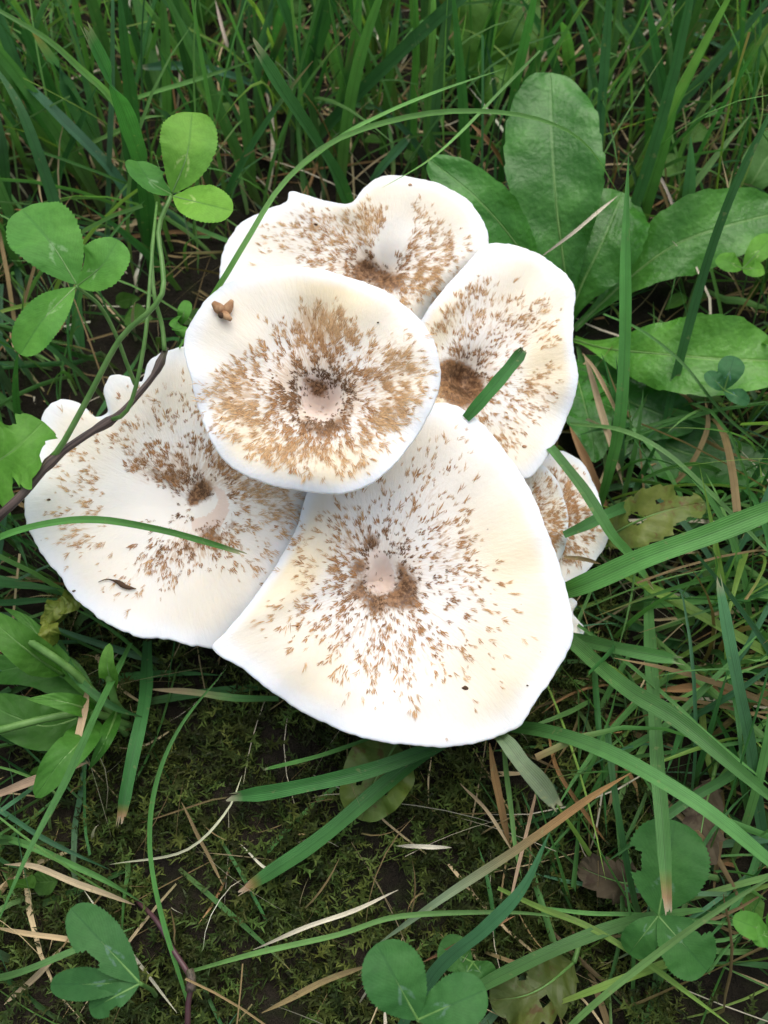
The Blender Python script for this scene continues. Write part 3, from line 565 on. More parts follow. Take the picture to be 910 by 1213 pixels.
BL = [
 # top left
 ([(205, 300, 0), (170, 190, 45), (135, 122, 75), (95, 82, 90), (55, 46, 100), (-5, 10, 108), (-60, -20, 112)], 8, 'L', 'point', 'pale round grass stalk slanting above the dark cut blade'),
 ([(182, 320, 0), (172, 225, 45), (155, 150, 85), (128, 90, 110), (95, 24, 128)], 21, 'D', 'cut', 'broad dark blade with a chopped pale end, beside the taller bright clover leaf'),
 ([(190, 300, 0), (165, 250, 15), (130, 200, 30), (80, 150, 42), (35, 105, 50), (-20, 55, 55)], 13, 'B', 'point', 'long bluish blade slanting behind the two clover leaves'),
 ([(128, 300, 0), (130, 200, 30), (133, 100, 55), (134, 0, 80), (134, -60, 90)], 7, 'B', 'point', 'thin upright bluish blade crossed by the pale stalk'),
 ([(165, 260, 0), (160, 160, 40), (148, 60, 75), (140, -20, 95)], 15, 'D', 'point', 'dark upright blade rising behind the chopped one'),
 ([(98, 430, 0), (85, 330, 22), (62, 230, 45), (25, 130, 65), (-20, 60, 75)], 14, 'D', 'point', 'dark blade arching behind the larger bright clover leaf'),
 ([(60, 260, 0), (72, 205, 20), (95, 150, 40), (116, 100, 55)], 12, 'D', 'point', 'short dark blade leaning across the bluish one'),
 ([(200, 190, 0), (197, 100, 35), (193, 0, 65), (190, -40, 75)], 11, 'G', 'point', 'upright green blade just above the taller bright clover leaf'),
 ([(238, 190, 0), (228, 110, 30), (208, 0, 65), (204, -40, 75)], 12, 'D', 'point', 'dark green blade leaning over the bluish cut one'),
 ([(320, 110, 10), (270, 88, 26), (220, 78, 34), (166, 80, 40)], 9, 'B', 'cut', 'bluish cut blade lying level in the tall grass'),
 ([(130, 128, 40), (180, 110, 50), (240, 92, 55), (305, 70, 58)], 5, 'L', 'point', 'thin light blade lying just below the bluish cut one'),
 ([(85, 180, 30), (140, 155, 40), (170, 140, 48), (198, 137, 50)], 5, 'L', 'point', 'thin light blade tip pointing at the taller bright clover leaf'),
 ([(20, 330, 0), (10, 250, 25), (0, 160, 50), (-20, 80, 60)], 14, 'D', 'point', 'dark blade rising past the larger bright clover leaf'),
 # top middle
 ([(420, 262, 20), (400, 212, 42), (372, 165, 64), (335, 110, 84), (302, 56, 100)], 20, 'D', 'cut', 'broad dark blade with a ragged tip, leaning from the lobed cap'),
 ([(398, 200, 0), (408, 130, 25), (420, 50, 55), (428, -30, 80)], 14, 'G', 'point', 'broad upright green blade behind the lobed cap'),
 ([(452, 190, 0), (460, 110, 30), (470, 20, 62), (476, -40, 80)], 10, 'G', 'point', 'upright green blade in the tall grass, beside the dark arching one'),
 ([(490, 205, 0), (491, 120, 32), (492, 30, 65), (492, -40, 88)], 9, 'G', 'point', 'straight upright blade rising behind the rim of the lobed cap'),
 ([(502, 215, 0), (508, 110, 38), (513, 0, 76), (515, -40, 90)], 9, 'L', 'point', 'light upright blade beside a bluish one'),
 ([(508, 190, 0), (518, 110, 30), (530, 30, 60), (540, -40, 80)], 14, 'B', 'point', 'wide bluish upright blade behind the lobed cap'),
 ([(350, 170, 0), (362, 90, 30), (378, 10, 58), (386, -40, 72)], 13, 'D', 'point', 'dark upright blade behind the ragged tipped broad one'),
 ([(205, 425, 46), (238, 372, 74), (262, 335, 88), (292, 285, 92), (335, 218, 94), (395, 168, 96), (480, 140, 98), (560, 132, 98), (640, 142, 92), (695, 172, 78), (732, 228, 55)], 6, 'L', 'point', 'long thin blade arching over the lobed cap and the big smooth leaf'),
 ([(330, 220, 60), (400, 165, 80), (450, 138, 84), (520, 108, 86), (602, 80, 84)], 5, 'L', 'point', 'thin blade with a whitish tip branching above the arching one'),
 ([(640, 60, 70), (590, 112, 78), (545, 158, 80), (505, 192, 78), (452, 223, 72)], 4, 'L', 'point', 'fine blade whose tip touches the lobed cap'),
 ([(440, 215, 30), (458, 192, 40), (485, 163, 50)], 10, 'B', 'cut', 'short bluish cut blade just above the lobed cap'),
 ([(700, 250, 0), (708, 180, 25), (715, 100, 50), (722, 0, 82), (726, -50, 98)], 11, 'B', 'point', 'tall bluish blade standing beside the big smooth leaf'),
 ([(590, 240, 0), (600, 170, 25), (612, 90, 52), (632, 0, 85), (640, -40, 100)], 11, 'D', 'point', 'dark upright blade along the edge of the big smooth leaf'),
 ([(560, 160, 0), (572, 90, 25), (588, 0, 55), (596, -40, 70)], 8, 'D', 'point', 'thin dark upright blade near the broad light leaf'),
 ([(905, 85, 40), (870, 95, 48), (820, 150, 30), (790, 230, 0)][::-1], 6, 'L', 'point', 'thin light blade bending over the tall dark blade'),
 ([(660, 230, 10), (700, 130, 40), (750, 40, 68), (780, -20, 85)], 4, 'L', 'point', 'fine light blade crossing the tall bluish one'),
 ([(690, 190, 0), (730, 110, 28), (775, 40, 50), (810, -20, 68)], 4, 'L', 'point', 'fine light blade in the spray of thin grass'),
 ([(680, 150, 10), (740, 85, 35), (790, 30, 55), (830, -20, 70)], 3.5, 'Y', 'point', 'fine yellowish blade in the spray of thin grass'),
 ([(800, 220, 0), (790, 130, 30), (770, 30, 62), (762, -40, 85)], 13, 'D', 'point', 'dark upright blade behind the spray of thin grass'),
 ([(930, 340, 0), (870, 250, 0)], 3, 'S', 'both', 'dry stalk lying by the leaning dark blade'),
 # right
 ([(708, 605, 6), (722, 560, 22), (734, 500, 42), (739, 400, 64), (741, 300, 82), (745, 182, 98)], 14, 'G', 'point', 'pale green upright blade crossing three smooth leaves'),
 ([(780, 548, 2), (800, 450, 26), (830, 330, 52), (862, 240, 72), (905, 150, 90), (940, 80, 100)], 11, 'D', 'point', 'tall dark blade leaning across the speckled leaf'),
 ([(770, 330, 10), (805, 245, 30), (845, 190, 42), (892, 132, 50)], 8, 'L', 'point', 'light blade leaning behind the tall dark one'),
 ([(676, 502, 30), (735, 510, 42), (790, 538, 46), (850, 592, 42), (905, 648, 36), (960, 700, 20)], 6, 'L', 'point', 'thin arching light blade springing from the dark centred cap'),
 ([(715, 372, 30), (760, 392, 36), (810, 432, 36), (860, 492, 30), (940, 560, 14)], 3.5, 'G', 'point', 'hair thin blade crossing the speckled leaf'),
 ([(640, 712, 22), (690, 692, 40), (760, 662, 52), (840, 635, 58), (910, 606, 60), (990, 570, 50)], 24, 'G', 'point', 'very broad bright blade running under the outer small cap'),
 ([(652, 530, 44), (690, 578, 44), (722, 632, 40), (745, 658, 32), (772, 694, 20)], 14, 'G', 'brown', 'green blade lying across the outer small cap'),
 ([(668, 634, 32), (695, 622, 33), (725, 606, 30), (770, 590, 20)], 13, 'D', 'point', 'short dark blade tucked between the two small caps'),
 ([(668, 660, 30), (690, 662, 30), (712, 668, 28)], 5, 'T', 'point', 'tiny brownish straw poking over the outer small cap'),
 ([(735, 678, 8), (790, 708, 18), (850, 742, 22), (915, 776, 20), (960, 795, 10)], 13, 'Y', 'point', 'bright yellow green blade below the very broad one'),
 ([(905, 1000, 4), (893, 920, 22), (878, 840, 38), (864, 760, 50), (850, 685, 58)], 15, 'B', 'cut', 'stiff bluish blade with a chopped top, standing beside the broad slanting blades'),
 ([(655, 742, 8), (700, 780, 30), (750, 818, 42), (800, 850, 48), (868, 908, 50), (950, 975, 40)], 19, 'G', 'point', 'broad bright blade slanting from under the largest cap'),
 ([(585, 860, 10), (640, 866, 30), (700, 882, 46), (760, 910, 54), (835, 958, 58), (915, 1025, 54), (980, 1080, 40)], 19, 'G', 'point', 'broad arching blade starting beneath the edge of the largest cap'),
 ([(768, 690, 6), (770, 780, 22), (777, 890, 34), (786, 980, 40), (792, 1082, 40)], 15, 'G', 'brown', 'blade with a browned split end over the scalloped leaf'),
 ([(660, 752, 8), (705, 762, 18), (755, 772, 24), (806, 782, 26)], 15, 'G', 'cut', 'blade with a frayed white end beside the largest cap'),
 ([(668, 728, 8), (730, 775, 20), (790, 825, 28), (850, 880, 30), (930, 945, 20)], 5, 'G', 'point', 'thin blade crossing the broad bright slanting ones'),
 ([(585, 865, 22), (610, 892, 46), (635, 922, 66), (662, 958, 82)], 20, 'P', 'cut', 'pale blunt blade pointing out from under the largest cap'),
 ([(700, 830, 4), (660, 850, 16), (625, 862, 18)], 6, 'L', 'point', 'small light blade against the edge of the largest cap'),
 ([(470, 1225, 4), (520, 1150, 20), (575, 1100, 34), (620, 1050, 44), (652, 985, 52)], 16, 'B', 'point', 'thick bluish blade rising beside the rounded dark clover leaf'),
 ([(660, 1230, 10), (710, 1185, 24), (800, 1112, 36), (870, 1065, 42), (930, 1030, 44)], 8, 'L', 'point', 'light straight blade crossing the yellowish one over the dead leaves'),
 ([(590, 1052, 6), (640, 1075, 14), (700, 1100, 18), (780, 1150, 18), (870, 1218, 10)], 7, 'Y', 'point', 'yellowish straight blade crossing the light one by the scalloped leaf'),
 ([(540, 1185, 6), (600, 1152, 14), (680, 1118, 18), (770, 1088, 16), (850, 1075, 8)], 15, 'G', 'point', 'broad green blade lying low under the crossed ones'),
 ([(228, 1150, 3), (300, 1130, 14), (400, 1108, 20), (475, 1085, 22), (600, 1080, 20), (690, 1090, 10)], 6, 'L', 'point', 'long thin blade running level over the moss'),
 ([(640, 1075, 4), (700, 1082, 10), (770, 1085, 12), (930, 1100, 12)], 5, 'L', 'point', 'thin blade lying level under the scalloped leaf'),
 ([(545, 870, 20), (500, 890, 24), (430, 916, 26), (350, 932, 24), (272, 944, 18)], 17, 'D', 'cut', 'glossy dark blade with a frayed end, in front of the largest cap'),
 ([(545, 868, 6), (495, 900, 12), (430, 950, 14), (360, 1008, 10), (285, 1058, 5)], 18, 'D', 'brown', 'dark blade with a brown tip pointing down at the moss'),
 ([(440, 874, 14), (400, 888, 16), (355, 902, 16), (312, 912, 12)], 5, 'G', 'cut', 'short thin blade just below the largest cap rim'),
 ([(330, 828, 10), (280, 826, 14), (225, 820, 12), (174, 816, 8)], 8, 'G', 'point', 'half dried blade with a straw coloured tip', 'S'),
 ([(225, 1195, 2), (192, 1085, 14), (178, 1000, 22), (186, 925, 28), (215, 858, 30), (268, 792, 24)], 5.5, 'G', 'point', 'thin curved blade bending up to the torn cap'),
 ([(-60, 670, 30), (0, 637, 56), (60, 619, 64), (120, 615, 64), (190, 627, 60), (245, 642, 57), (289, 656, 53)], 8, 'G', 'cut', 'arching round blade resting on the torn cap'),
 ([(-40, 690, 18), (20, 694, 26), (75, 698, 26)], 9, 'D', 'point', 'dark blade sliding under the torn cap'),
 ([(-40, 716, 10), (30, 712, 20), (80, 710, 20)], 8, 'D', 'point', 'darker blade under the torn cap beside the leafy weed'),
 ([(155, 762, 10), (122, 830, 34), (82, 920, 50), (35, 1008, 56), (-10, 1110, 50)], 9, 'G', 'point', 'long blade arching over the leafy weed'),
 ([(175, 760, 4), (172, 820, 10), (158, 890, 14), (142, 975, 12)], 15, 'D', 'brown', 'stubby dark blade with a rusty brown end'),
 ([(-40, 935, 4), (40, 985, 16), (90, 1012, 18), (130, 1030, 10)], 6, 'B', 'point', 'thin bluish blade near the pale straw'),
 ([(-40, 985, 4), (30, 1000, 14), (110, 1035, 16), (170, 1070, 8)], 8, 'G', 'point', 'green blade slanting over the pale straw'),
 ([(-40, 1165, 4), (30, 1150, 14), (110, 1118, 14), (160, 1098, 8)], 8, 'G', 'point', 'green blade lying above the dark small clover leaf'),
 ([(70, 760, 10), (90, 800, 20), (130, 835, 20), (170, 850, 12)], 10, 'D', 'point', 'dark low blade by the leafy weed'),
 ([(552, 496, 57), (575, 470, 61), (598, 442, 64), (622, 412, 66)], 15, 'D', 'cut', 'short dark cut blade lying on the dark centred cap'),
 ([(910, 880, 6), (860, 920, 20), (800, 960, 24), (720, 1020, 20)], 12, 'D', 'point', 'dark blade crossing beneath the stiff bluish one'),
 ([(700, 700, 5), (660, 800, 4), (640, 870, 4)], 5, 'G', 'point', 'thin blade hanging beside the largest cap'),
 ([(595, 860, 4), (602, 930, 10), (610, 1000, 12), (618, 1040, 8)], 6, 'L', 'point', 'thin light blade beside the pale blunt one'),
 ([(690, 960, 4), (730, 900, 18), (790, 860, 26), (850, 800, 30), (905, 745, 30)], 8, 'G', 'point', 'blade slanting between the stiff bluish one and the largest cap'),
]
for i, b in enumerate(BL):
    pts, w, col, tip, lab = b[:5]; c2 = b[5] if len(b) > 5 else None
    straw = col in 'ST'
    blade(pts, w, col, tip, lab, None if straw else GB, name='dry_straw' if straw else 'grass_shoot', cat='straw' if straw else 'grass', col2=c2,
          twist=(0.5 if i % 3 == 0 else -0.4), seed=i)
ST = [
 ([(748, 915, 26), (700, 945, 30), (640, 986, 30), (560, 1040, 26), (500, 1082, 20), (448, 1118, 10)], 10, 'O', 'P', 'long straw turning from rust brown to pale green'),
 ([(287, 918, 10), (268, 962, 14), (218, 1008, 12), (130, 1024, 8)], 3, 'W', None, 'whitish bent straw over the dark moss'),
 ([(5, 1024, 22), (45, 1027, 24), (100, 1050, 20), (160, 1072, 8)], 7, 'S', None, 'pale straw with a white end near the nibbled clover leaf'),
 ([(300, 1125, 8), (360, 1100, 14), (420, 1078, 14), (472, 1054, 8)], 5, 'W', None, 'pale straight straw lying just above the long thin blade'),
 ([(-20, 948, 14), (40, 925, 20), (105, 903, 12)], 10, 'S', None, 'wide dried blade below the leafy weed'),
 ([(105, 812, 16), (98, 850, 22), (85, 910, 20)], 9, 'S', None, 'dry brown strip hanging over the leafy weed'),
 ([(692, 420, 24), (705, 460, 22), (722, 520, 16), (738, 575, 6)], 8, 'S', None, 'pale dry leaf sheath beside the dark centred cap'),
 ([(690, 418, 26), (712, 450, 26), (735, 500, 14)], 5, 'S', None, 'thin bent dry stalk over the pale sheath'),
 ([(675, 505, 16), (700, 560, 14), (722, 610, 6)], 10, 'O', None, 'rusty dry blade behind the outer small cap'),
 ([(835, 470, 26), (838, 510, 24), (815, 555, 16), (780, 588, 6)], 6, 'T', None, 'yellow brown curled blade under the speckled leaf'),
 ([(780, 818, 8), (830, 815, 12), (880, 822, 8)], 11, 'O', None, 'wide rusty dry blade behind the stiff bluish one'),
 ([(580, 880, 6), (590, 940, 8), (604, 1005, 6)], 9, 'O', None, 'rusty upright straw under the pale blunt blade'),
 ([(640, 920, 6), (620, 1000, 16), (600, 1090, 8)], 4, 'S', None, 'thin straw crossing the long rusty one'),
 ([(556, 145, 40), (580, 170, 36), (597, 198, 24)], 6, 'O', None, 'brown dry blade tip beside the big smooth leaf'),
 ([(640, 305, 46), (680, 275, 50), (732, 232, 50)], 4, 'W', None, 'pale thin straw crossing the smooth leaves'),
 ([(765, 185, 30), (790, 225, 26), (808, 282, 22)], 3.5, 'W', None, 'whitish bent straw above the long smooth leaf'),
 ([(255, 0, 40), (268, 50, 30), (276, 78, 20)], 4, 'W', None, 'whitish straw in the tall grass'),
 ([(720, 1000, 6), (690, 960, 14), (660, 910, 12), (648, 860, 6)], 5, 'O', None, 'thin rusty straw behind the long rusty one'),
 ([(470, 1002, 4), (500, 1003, 7), (535, 1004, 4)], 5, 'W', None, 'short whitish straw piece lying in the moss'),
 ([(545, 928, 4), (580, 965, 12), (608, 1010, 6)], 4, 'S', None, 'pale curved straw at the edge of the moss'),
 ([(310, 1200, 4), (380, 1165, 8), (440, 1142, 6)], 7, 'T', None, 'dull brown straw beside the rounded dark clover leaf'),
 ([(500, 1140, 6), (560, 1110, 14), (610, 1085, 8)], 5, 'O', None, 'orange brown straw crossing the thick bluish blade'),
 ([(-10, 1098, 10), (60, 1110, 12), (120, 1120, 6)], 6, 'S', None, 'tan straw just above the dark small clover leaf'),
 ([(5, 1190, 6), (50, 1150, 10), (75, 1120, 6)], 7, 'S', None, 'short tan straw slanting behind the dark small clover leaf'),
 ([(285, 1000, 3), (320, 1030, 6), (360, 1010, 4)], 3, 'W', None, 'fine pale straw under the dark brown tipped blade'),
 ([(100, 1055, 6), (140, 1110, 6), (210, 1200, 3)], 4, 'W', None, 'fine pale straw beside the purple stem'),
 ([(215, 950, 3), (240, 1000, 5), (265, 1050, 3)], 4, 'T', None, 'frayed brown straw in the moss by the thin curved blade'),
]
for i, (pts, w, c, c2, lab) in enumerate(ST):
    blade(pts, w, c, 'both', lab, 'single dry straws', name='dry_straw', cat='straw', col2=c2, fold=0.5, seed=100 + i, n=16)

# ------------------------------------------------------------------ leaves
def leaf_mesh(name, pts, w, mat, parent, prof='ovate', n=46, nx=13, fold=0.18, cup=0.0, wav=0.10, teeth=0.0, nt=14, holes=(), hint=None, tint=(1, 1, 1), seed=0, lobes=0.0, twist=0.0):
    P = catmull(np.array([at(p[0], p[1], p[2]/1000) for p in pts]), n); t = np.linspace(0, 1, n)
    dep = proj(P)[1].mean(); hw = w*dep/F_/2
    if prof == 'spatulate': wd = np.where(t < 0.62, 0.10 + 0.90*sstep(t, 0.05, 0.62), np.sqrt(np.clip(1 - ((t-0.62)/0.38)**2.6, 0, 1)))
    elif prof == 'lance': wd = np.sin(pi*np.clip(t, 0, 1)**0.8)**0.8
    elif prof == 'obovate': wd = np.where(t < 0.6, np.sin(pi/2*np.clip(t/0.6, 0, 1))**0.85, np.sqrt(np.clip(1 - ((t-0.6)/0.4)**2.2, 0, 1)))
    elif prof == 'round': wd = np.sqrt(np.clip(1 - (2*t-1)**2, 0, 1))
    else: wd = np.where(t < 0.4, np.sin(pi/2*np.clip(t/0.4, 0, 1)), np.sqrt(np.clip(1 - ((t-0.4)/0.6)**2.0, 0, 1)))
    wd = np.maximum(wd, 0.02)
    if teeth: 
        saw = (t*nt) % 1.0; wd = wd*(1 + teeth*(saw - 0.5)*np.clip(wd*2, 0, 1))
    if lobes: wd = wd*(1 - lobes*0.5*(1 - np.cos(2*pi*t*5 + 0.6)))
    V, F, uv = ribbon(P, hw*wd, nx, hint, fold, cup, twist, wav, seed)
    if holes:
        fc = uv[F].mean(1); keep = np.ones(len(F), bool)
        for (hu, hv, ru, rv) in holes: keep &= ((fc[:, 0]-hu)/ru)**2 + ((fc[:, 1]-hv)/rv)**2 > 1
        F = F[keep]
    c = np.tile(np.array(tint, float), (len(V), 1))
    o = obj(name, V, F, MATS[mat], parent, uv=uv, col=c); return o, P
def rib_mesh(P, r, parent, mat='petiole_green', name='midrib', lift=0.0):
    m = P.copy(); m[:, 2] += lift
    V, F, uv = tube(m[::2], np.linspace(r, r*0.3, len(m[::2])), 6); return obj(name, V, F, MATS[mat], parent, uv=uv)

# smooth rosette
cr = at(668, 395, 0.0)
ros = thing('rosette_weed', 'rosette of broad smooth dark green leaves behind the dark centred mushroom', 'weed', cr)
RL = [([(668, 395, 4), (670, 335, 22), (660, 250, 40), (654, 170, 52), (652, 86, 60)], 112, 'spatulate', (0.75, 0.8, 0.85)),
      ([(670, 395, 4), (686, 345, 18), (712, 290, 30), (738, 228, 36)], 92, 'spatulate', (0.7, 0.78, 0.7)),
      ([(660, 385, 4), (622, 305, 34), (570, 240, 50), (508, 188, 56)], 58, 'spatulate', (0.85, 0.95, 0.9)),
      ([(680, 390, 4), (745, 330, 16), (800, 290, 26), (860, 268, 32), (930, 250, 34)], 88, 'spatulate', (1.0, 1.0, 0.95)),
      ([(680, 402, 4), (715, 412, 14), (770, 418, 24), (850, 425, 32), (935, 428, 34)], 94, 'spatulate', (1.2, 1.12, 0.95)),
      ([(690, 420, 3), (730, 465, 8), (775, 488, 12), (825, 505, 13)], 80, 'ovate', (0.45, 0.6, 0.6)),
      ([(690, 430, 3), (780, 520, 6), (850, 545, 9), (925, 560, 10)], 85, 'ovate', (0.5, 0.6, 0.6)),
      ([(675, 420, 3), (690, 470, 10), (700, 510, 12), (705, 548, 10)], 60, 'ovate', (0.55, 0.7, 0.6))]
for i, (p, w, pr, ti) in enumerate(RL):
    o, P = leaf_mesh('leaf', p, w, 'broad_leaf', ros, pr, n=64, fold=0.16, wav=0.20, teeth=0.05, nt=11, tint=ti, seed=i + 3)
    rib_mesh(P, 0.0007, o, lift=-0.0003)

def leaf_thing(name, label, cat, pts, w, mat, group=None, stem_to=None, **kw):
    base = at(pts[0][0], pts[0][1], pts[0][2]/1000)
    g0 = np.array([base[0], base[1], 0.0])
    t_ = thing(name, label, cat, g0, group)
    o, P = leaf_mesh('leaf', pts, w, mat, t_, **kw)
    q = catmull([g0 + np.array([0.003, 0.006, -0.002]), g0*0.5 + base*0.5 + np.array([0.002, 0.004, 0]), base], 8)
    V, F, uv = tube(q, 0.0007, 6); obj('petiole', V, F, MATS['petiole_green'], t_, uv=uv)
    rib_mesh(P, 0.0005, o, lift=-0.0002); return t_
leaf_thing('broad_leaf', 'large pale green leaf in the tall grass behind the lobed cap', 'leaf', [(575, 105, 8), (580, 60, 22), (590, 10, 34), (600, -45, 40)], 105, 'weed_leaf', prof='ovate', wav=0.12, tint=(0.85, 0.85, 0.8))
leaf_thing('broad_leaf', 'light green leaf at the end of the spray of thin grass', 'leaf', [(870, 118, 14), (885, 85, 26), (905, 55, 34), (940, 20, 36)], 66, 'weed_leaf', prof='ovate', wav=0.12, tint=(0.9, 0.95, 0.8))
leaf_thing('broad_leaf', 'pale leaf piece beyond the long smooth leaf', 'leaf', [(880, 235, 10), (895, 210, 18), (915, 180, 22), (950, 160, 20)], 50, 'weed_leaf', prof='ovate', tint=(0.9, 0.9, 1.4))
leaf_thing('broad_leaf', 'small pale leaf between the big light leaf and the smooth one', 'leaf', [(560, 125, 6), (575, 108, 14), (590, 92, 18), (608, 80, 18)], 30, 'weed_leaf', prof='ovate')
leaf_thing('broad_leaf', 'light green leaf low in the tall grass above the lobed cap', 'leaf', [(345, 45, 4), (335, 20, 10), (330, -10, 14)], 60, 'weed_leaf', prof='ovate', tint=(0.6, 0.65, 0.7))
leaf_thing('lobed_leaf', 'hairy lobed bright leaf overlapping the end of the dark runner', 'leaf', [(-55, 600, 40), (-20, 560, 58), (20, 530, 66), (52, 500, 66)], 120, 'weed_leaf', prof='obovate', wav=0.22, lobes=0.5, n=90, teeth=0.22, nt=19, tint=(1.0, 1.05, 1.0))
leaf_thing('yellowing_leaf', 'yellowing leaf with holes and a browned edge, below the outer small cap', 'leaf', [(715, 640, 14), (745, 622, 26), (785, 606, 32), (835, 595, 30)], 62, 'yellow_leaf', prof='ovate', n=70, nx=25,
           holes=[(0.40, 0.40, 0.09, 0.05), (0.50, 0.44, 0.07, 0.06), (0.3, 0.62, 0.05, 0.03), (0.98, 0.75, 0.15, 0.1), (0.02, 0.85, 0.2, 0.08)], wav=0.25, teeth=0.12, nt=9)
leaf_thing('yellowing_leaf', 'yellow green leaf riddled with holes, under the glossy dark blades', 'leaf', [(470, 880, 8), (455, 905, 12), (440, 935, 12), (428, 972, 8)], 84, 'yellow_leaf', prof='ovate', n=70, nx=25,
           holes=[(0.3, 0.6, 0.06, 0.05), (0.42, 0.62, 0.03, 0.05), (0.62, 0.78, 0.05, 0.04), (0.7, 0.55, 0.03, 0.04), (0.38, 0.72, 0.06, 0.03), (0.72, 0.62, 0.04, 0.05)], wav=0.15, tint=(0.62, 0.75, 0.6))
leaf_thing('dead_leaf', 'curled brown dead leaf under the scalloped dark leaf', 'leaf', [(845, 920, 4), (835, 960, 8), (825, 1010, 9), (800, 1050, 6)], 46, 'dead_leaf', prof='ovate', wav=0.4, n=60, teeth=0.3, nt=7)
leaf_thing('dead_leaf', 'flat grey brown dead leaf beside the scalloped dark leaf', 'leaf', [(770, 1050, 3), (735, 1045, 6), (705, 1035, 6), (685, 1025, 3)], 48, 'dead_leaf', prof='ovate', wav=0.35, n=60, teeth=0.3, nt=6)
leaf_thing('yellowing_leaf', 'pale yellow leaf on the ground among the crossed blades', 'leaf', [(680, 1140, 3), (650, 1165, 8), (620, 1180, 8), (580, 1185, 4)], 70, 'yellow_leaf', prof='ovate', wav=0.3, teeth=0.25, nt=7, n=60, nx=17, holes=[(0.3, 0.5, 0.07, 0.05), (0.95, 0.6, 0.2, 0.1)], tint=(0.6, 0.6, 0.6))

# leafy weed at the left
wb = at(120, 830, 0.0)
wd_ = thing('leafy_weed', 'leafy weed with small bright rounded leaves below the torn mushroom', 'weed', wb)
for i, (p, w, pr, ti) in enumerate([
      ([(75, 800, 16), (45, 780, 28), (20, 760, 36), (-20, 725, 38)], 52, 'ovate', (0.75, 0.8, 0.8)),
      ([(115, 845, 10), (92, 836, 24), (68, 830, 28), (32, 828, 28)], 30, 'lance', (0.7, 0.8, 0.75)),
      ([(112, 850, 8), (95, 878, 24), (70, 905, 28), (42, 945, 24)], 52, 'ovate', (0.6, 0.75, 0.7)),
      ([(135, 825, 8), (130, 803, 28), (127, 785, 34), (130, 762, 36)], 26, 'obovate', (0.75, 0.8, 0.7)),
      ([(140, 840, 8), (128, 870, 20), (118, 890, 20), (105, 912, 16)], 24, 'lance', (0.5, 0.65, 0.6)),
      ([(120, 840, 6), (60, 860, 12), (20, 850, 16), (-20, 830, 16)], 70, 'ovate', (0.5, 0.62, 0.6)),
      ([(118, 835, 8), (70, 800, 12), (30, 790, 14), (-20, 800, 12)], 60, 'ovate', (0.45, 0.6, 0.6)),
      ([(118, 835, 8), (60, 770, 20), (30, 735, 24), (5, 720, 24)], 26, 'lance', (0.7, 0.8, 0.8))]):
    o, P = leaf_mesh('leaf', p, w*0.82, 'weed_leaf', wd_, pr, n=40, nx=9, wav=0.14, tint=ti, seed=i + 40); rib_mesh(P, 0.0005, o, lift=-0.0002)
for p in ([(150, 870, 0), (120, 830, 12), (80, 790, 26), (20, 750, 36)], [(155, 860, 0), (110, 845, 14), (60, 850, 20), (-20, 870, 20)], [(150, 850, 0), (135, 828, 20), (127, 785, 32)]):
    V, F, uv = tube(catmull([at(a, b_, c/1000) for a, b_, c in p], 14), 0.0011, 7); obj('stalk', V, F, MATS['petiole_green'], wd_, uv=uv)
cb = at(85, 740, 0.018)
cw = thing('shrivelled_leaf', 'shrivelled yellow leaf bits caught at the rim of the torn mushroom', 'leaf', (cb[0], cb[1], 0.0))
for i, p in enumerate([[(92, 700, 22), (82, 715, 26), (70, 722, 24)], [(75, 705, 24), (65, 722, 26), (48, 735, 22)], [(60, 735, 22), (58, 748, 26), (68, 762, 20)], [(85, 700, 0), (80, 725, 20), (62, 745, 20)]]):
    leaf_mesh('leaf', p, 24 if i < 3 else 6, 'yellow_leaf', cw, 'ovate', n=26, nx=9, wav=0.5, seed=i + 70, tint=(1.2, 1.15, 0.9))

# ------------------------------------------------------------------ clover
def leaflet(parent, c, tip, w, z0, z1, hint=None, fold=0.22, tint=(1, 1, 1), notch=False, seed=0, bend=0.0):
    mx, my = (c[0]+tip[0])/2, (c[1]+tip[1])/2; dx, dy = tip[0]-c[0], tip[1]-c[1]
    pts = [(c[0], c[1], z0), (mx - dy*bend, my + dx*bend, (z0+z1)/2 + 2), (tip[0], tip[1], z1)]
    L = math.hypot(dx, dy)
    holes = [(0.02, 0.5, 0.16, 0.12)] if notch else ()
    o, P = leaf_mesh('leaflet', pts, w, 'clover_leaf', parent, 'obovate', n=72, nx=13, fold=fold, wav=0.07, teeth=0.075, nt=23, hint=hint, tint=tint, holes=holes, seed=seed)
    rib_mesh(P, 0.00035, o, lift=-0.0002); return o
def petiole(pts, r, parent, name='petiole', mat='petiole_green', n=26):
    P = catmull(np.array([at(a, b_, c/1000) for a, b_, c in pts]), n)
    V, F, uv = tube(P, np.linspace(r*0.75, r*0.5, n), 9); return obj(name, V, F, MATS[mat], parent, uv=uv)
pb = at(-90, 680, 0.0)
cp = thing('clover_plant', 'clover with a dark woody runner over the torn mushroom and two bright three part leaves', 'clover', pb)
RUN = [(-90, 690, 0), (-30, 640, 45), (0, 611, 58), (30, 582, 62), (62, 545, 63), (100, 517, 62), (140, 492, 60), (165, 466, 59), (185, 440, 59), (197, 412, 60)]
P = catmull(np.array([at(a, b_, c/1000) for a, b_, c in RUN]), 60)
tt = np.linspace(0, 1, 60); rad = np.interp(tt, [0, 0.5, 1], [0.0014, 0.0012, 0.0008])
for nodepx in ((60, 545), (125, 501), (190, 432)):
    pp, _ = proj(P); dd = np.hypot(pp[:, 0]-nodepx[0], pp[:, 1]-nodepx[1]); rad = rad + 0.0006*np.exp(-(dd/9)**2)
V, F, uv = tube(P, rad, 12); obj('runner', V, F, MATS['runner_bark'], cp, uv=uv)
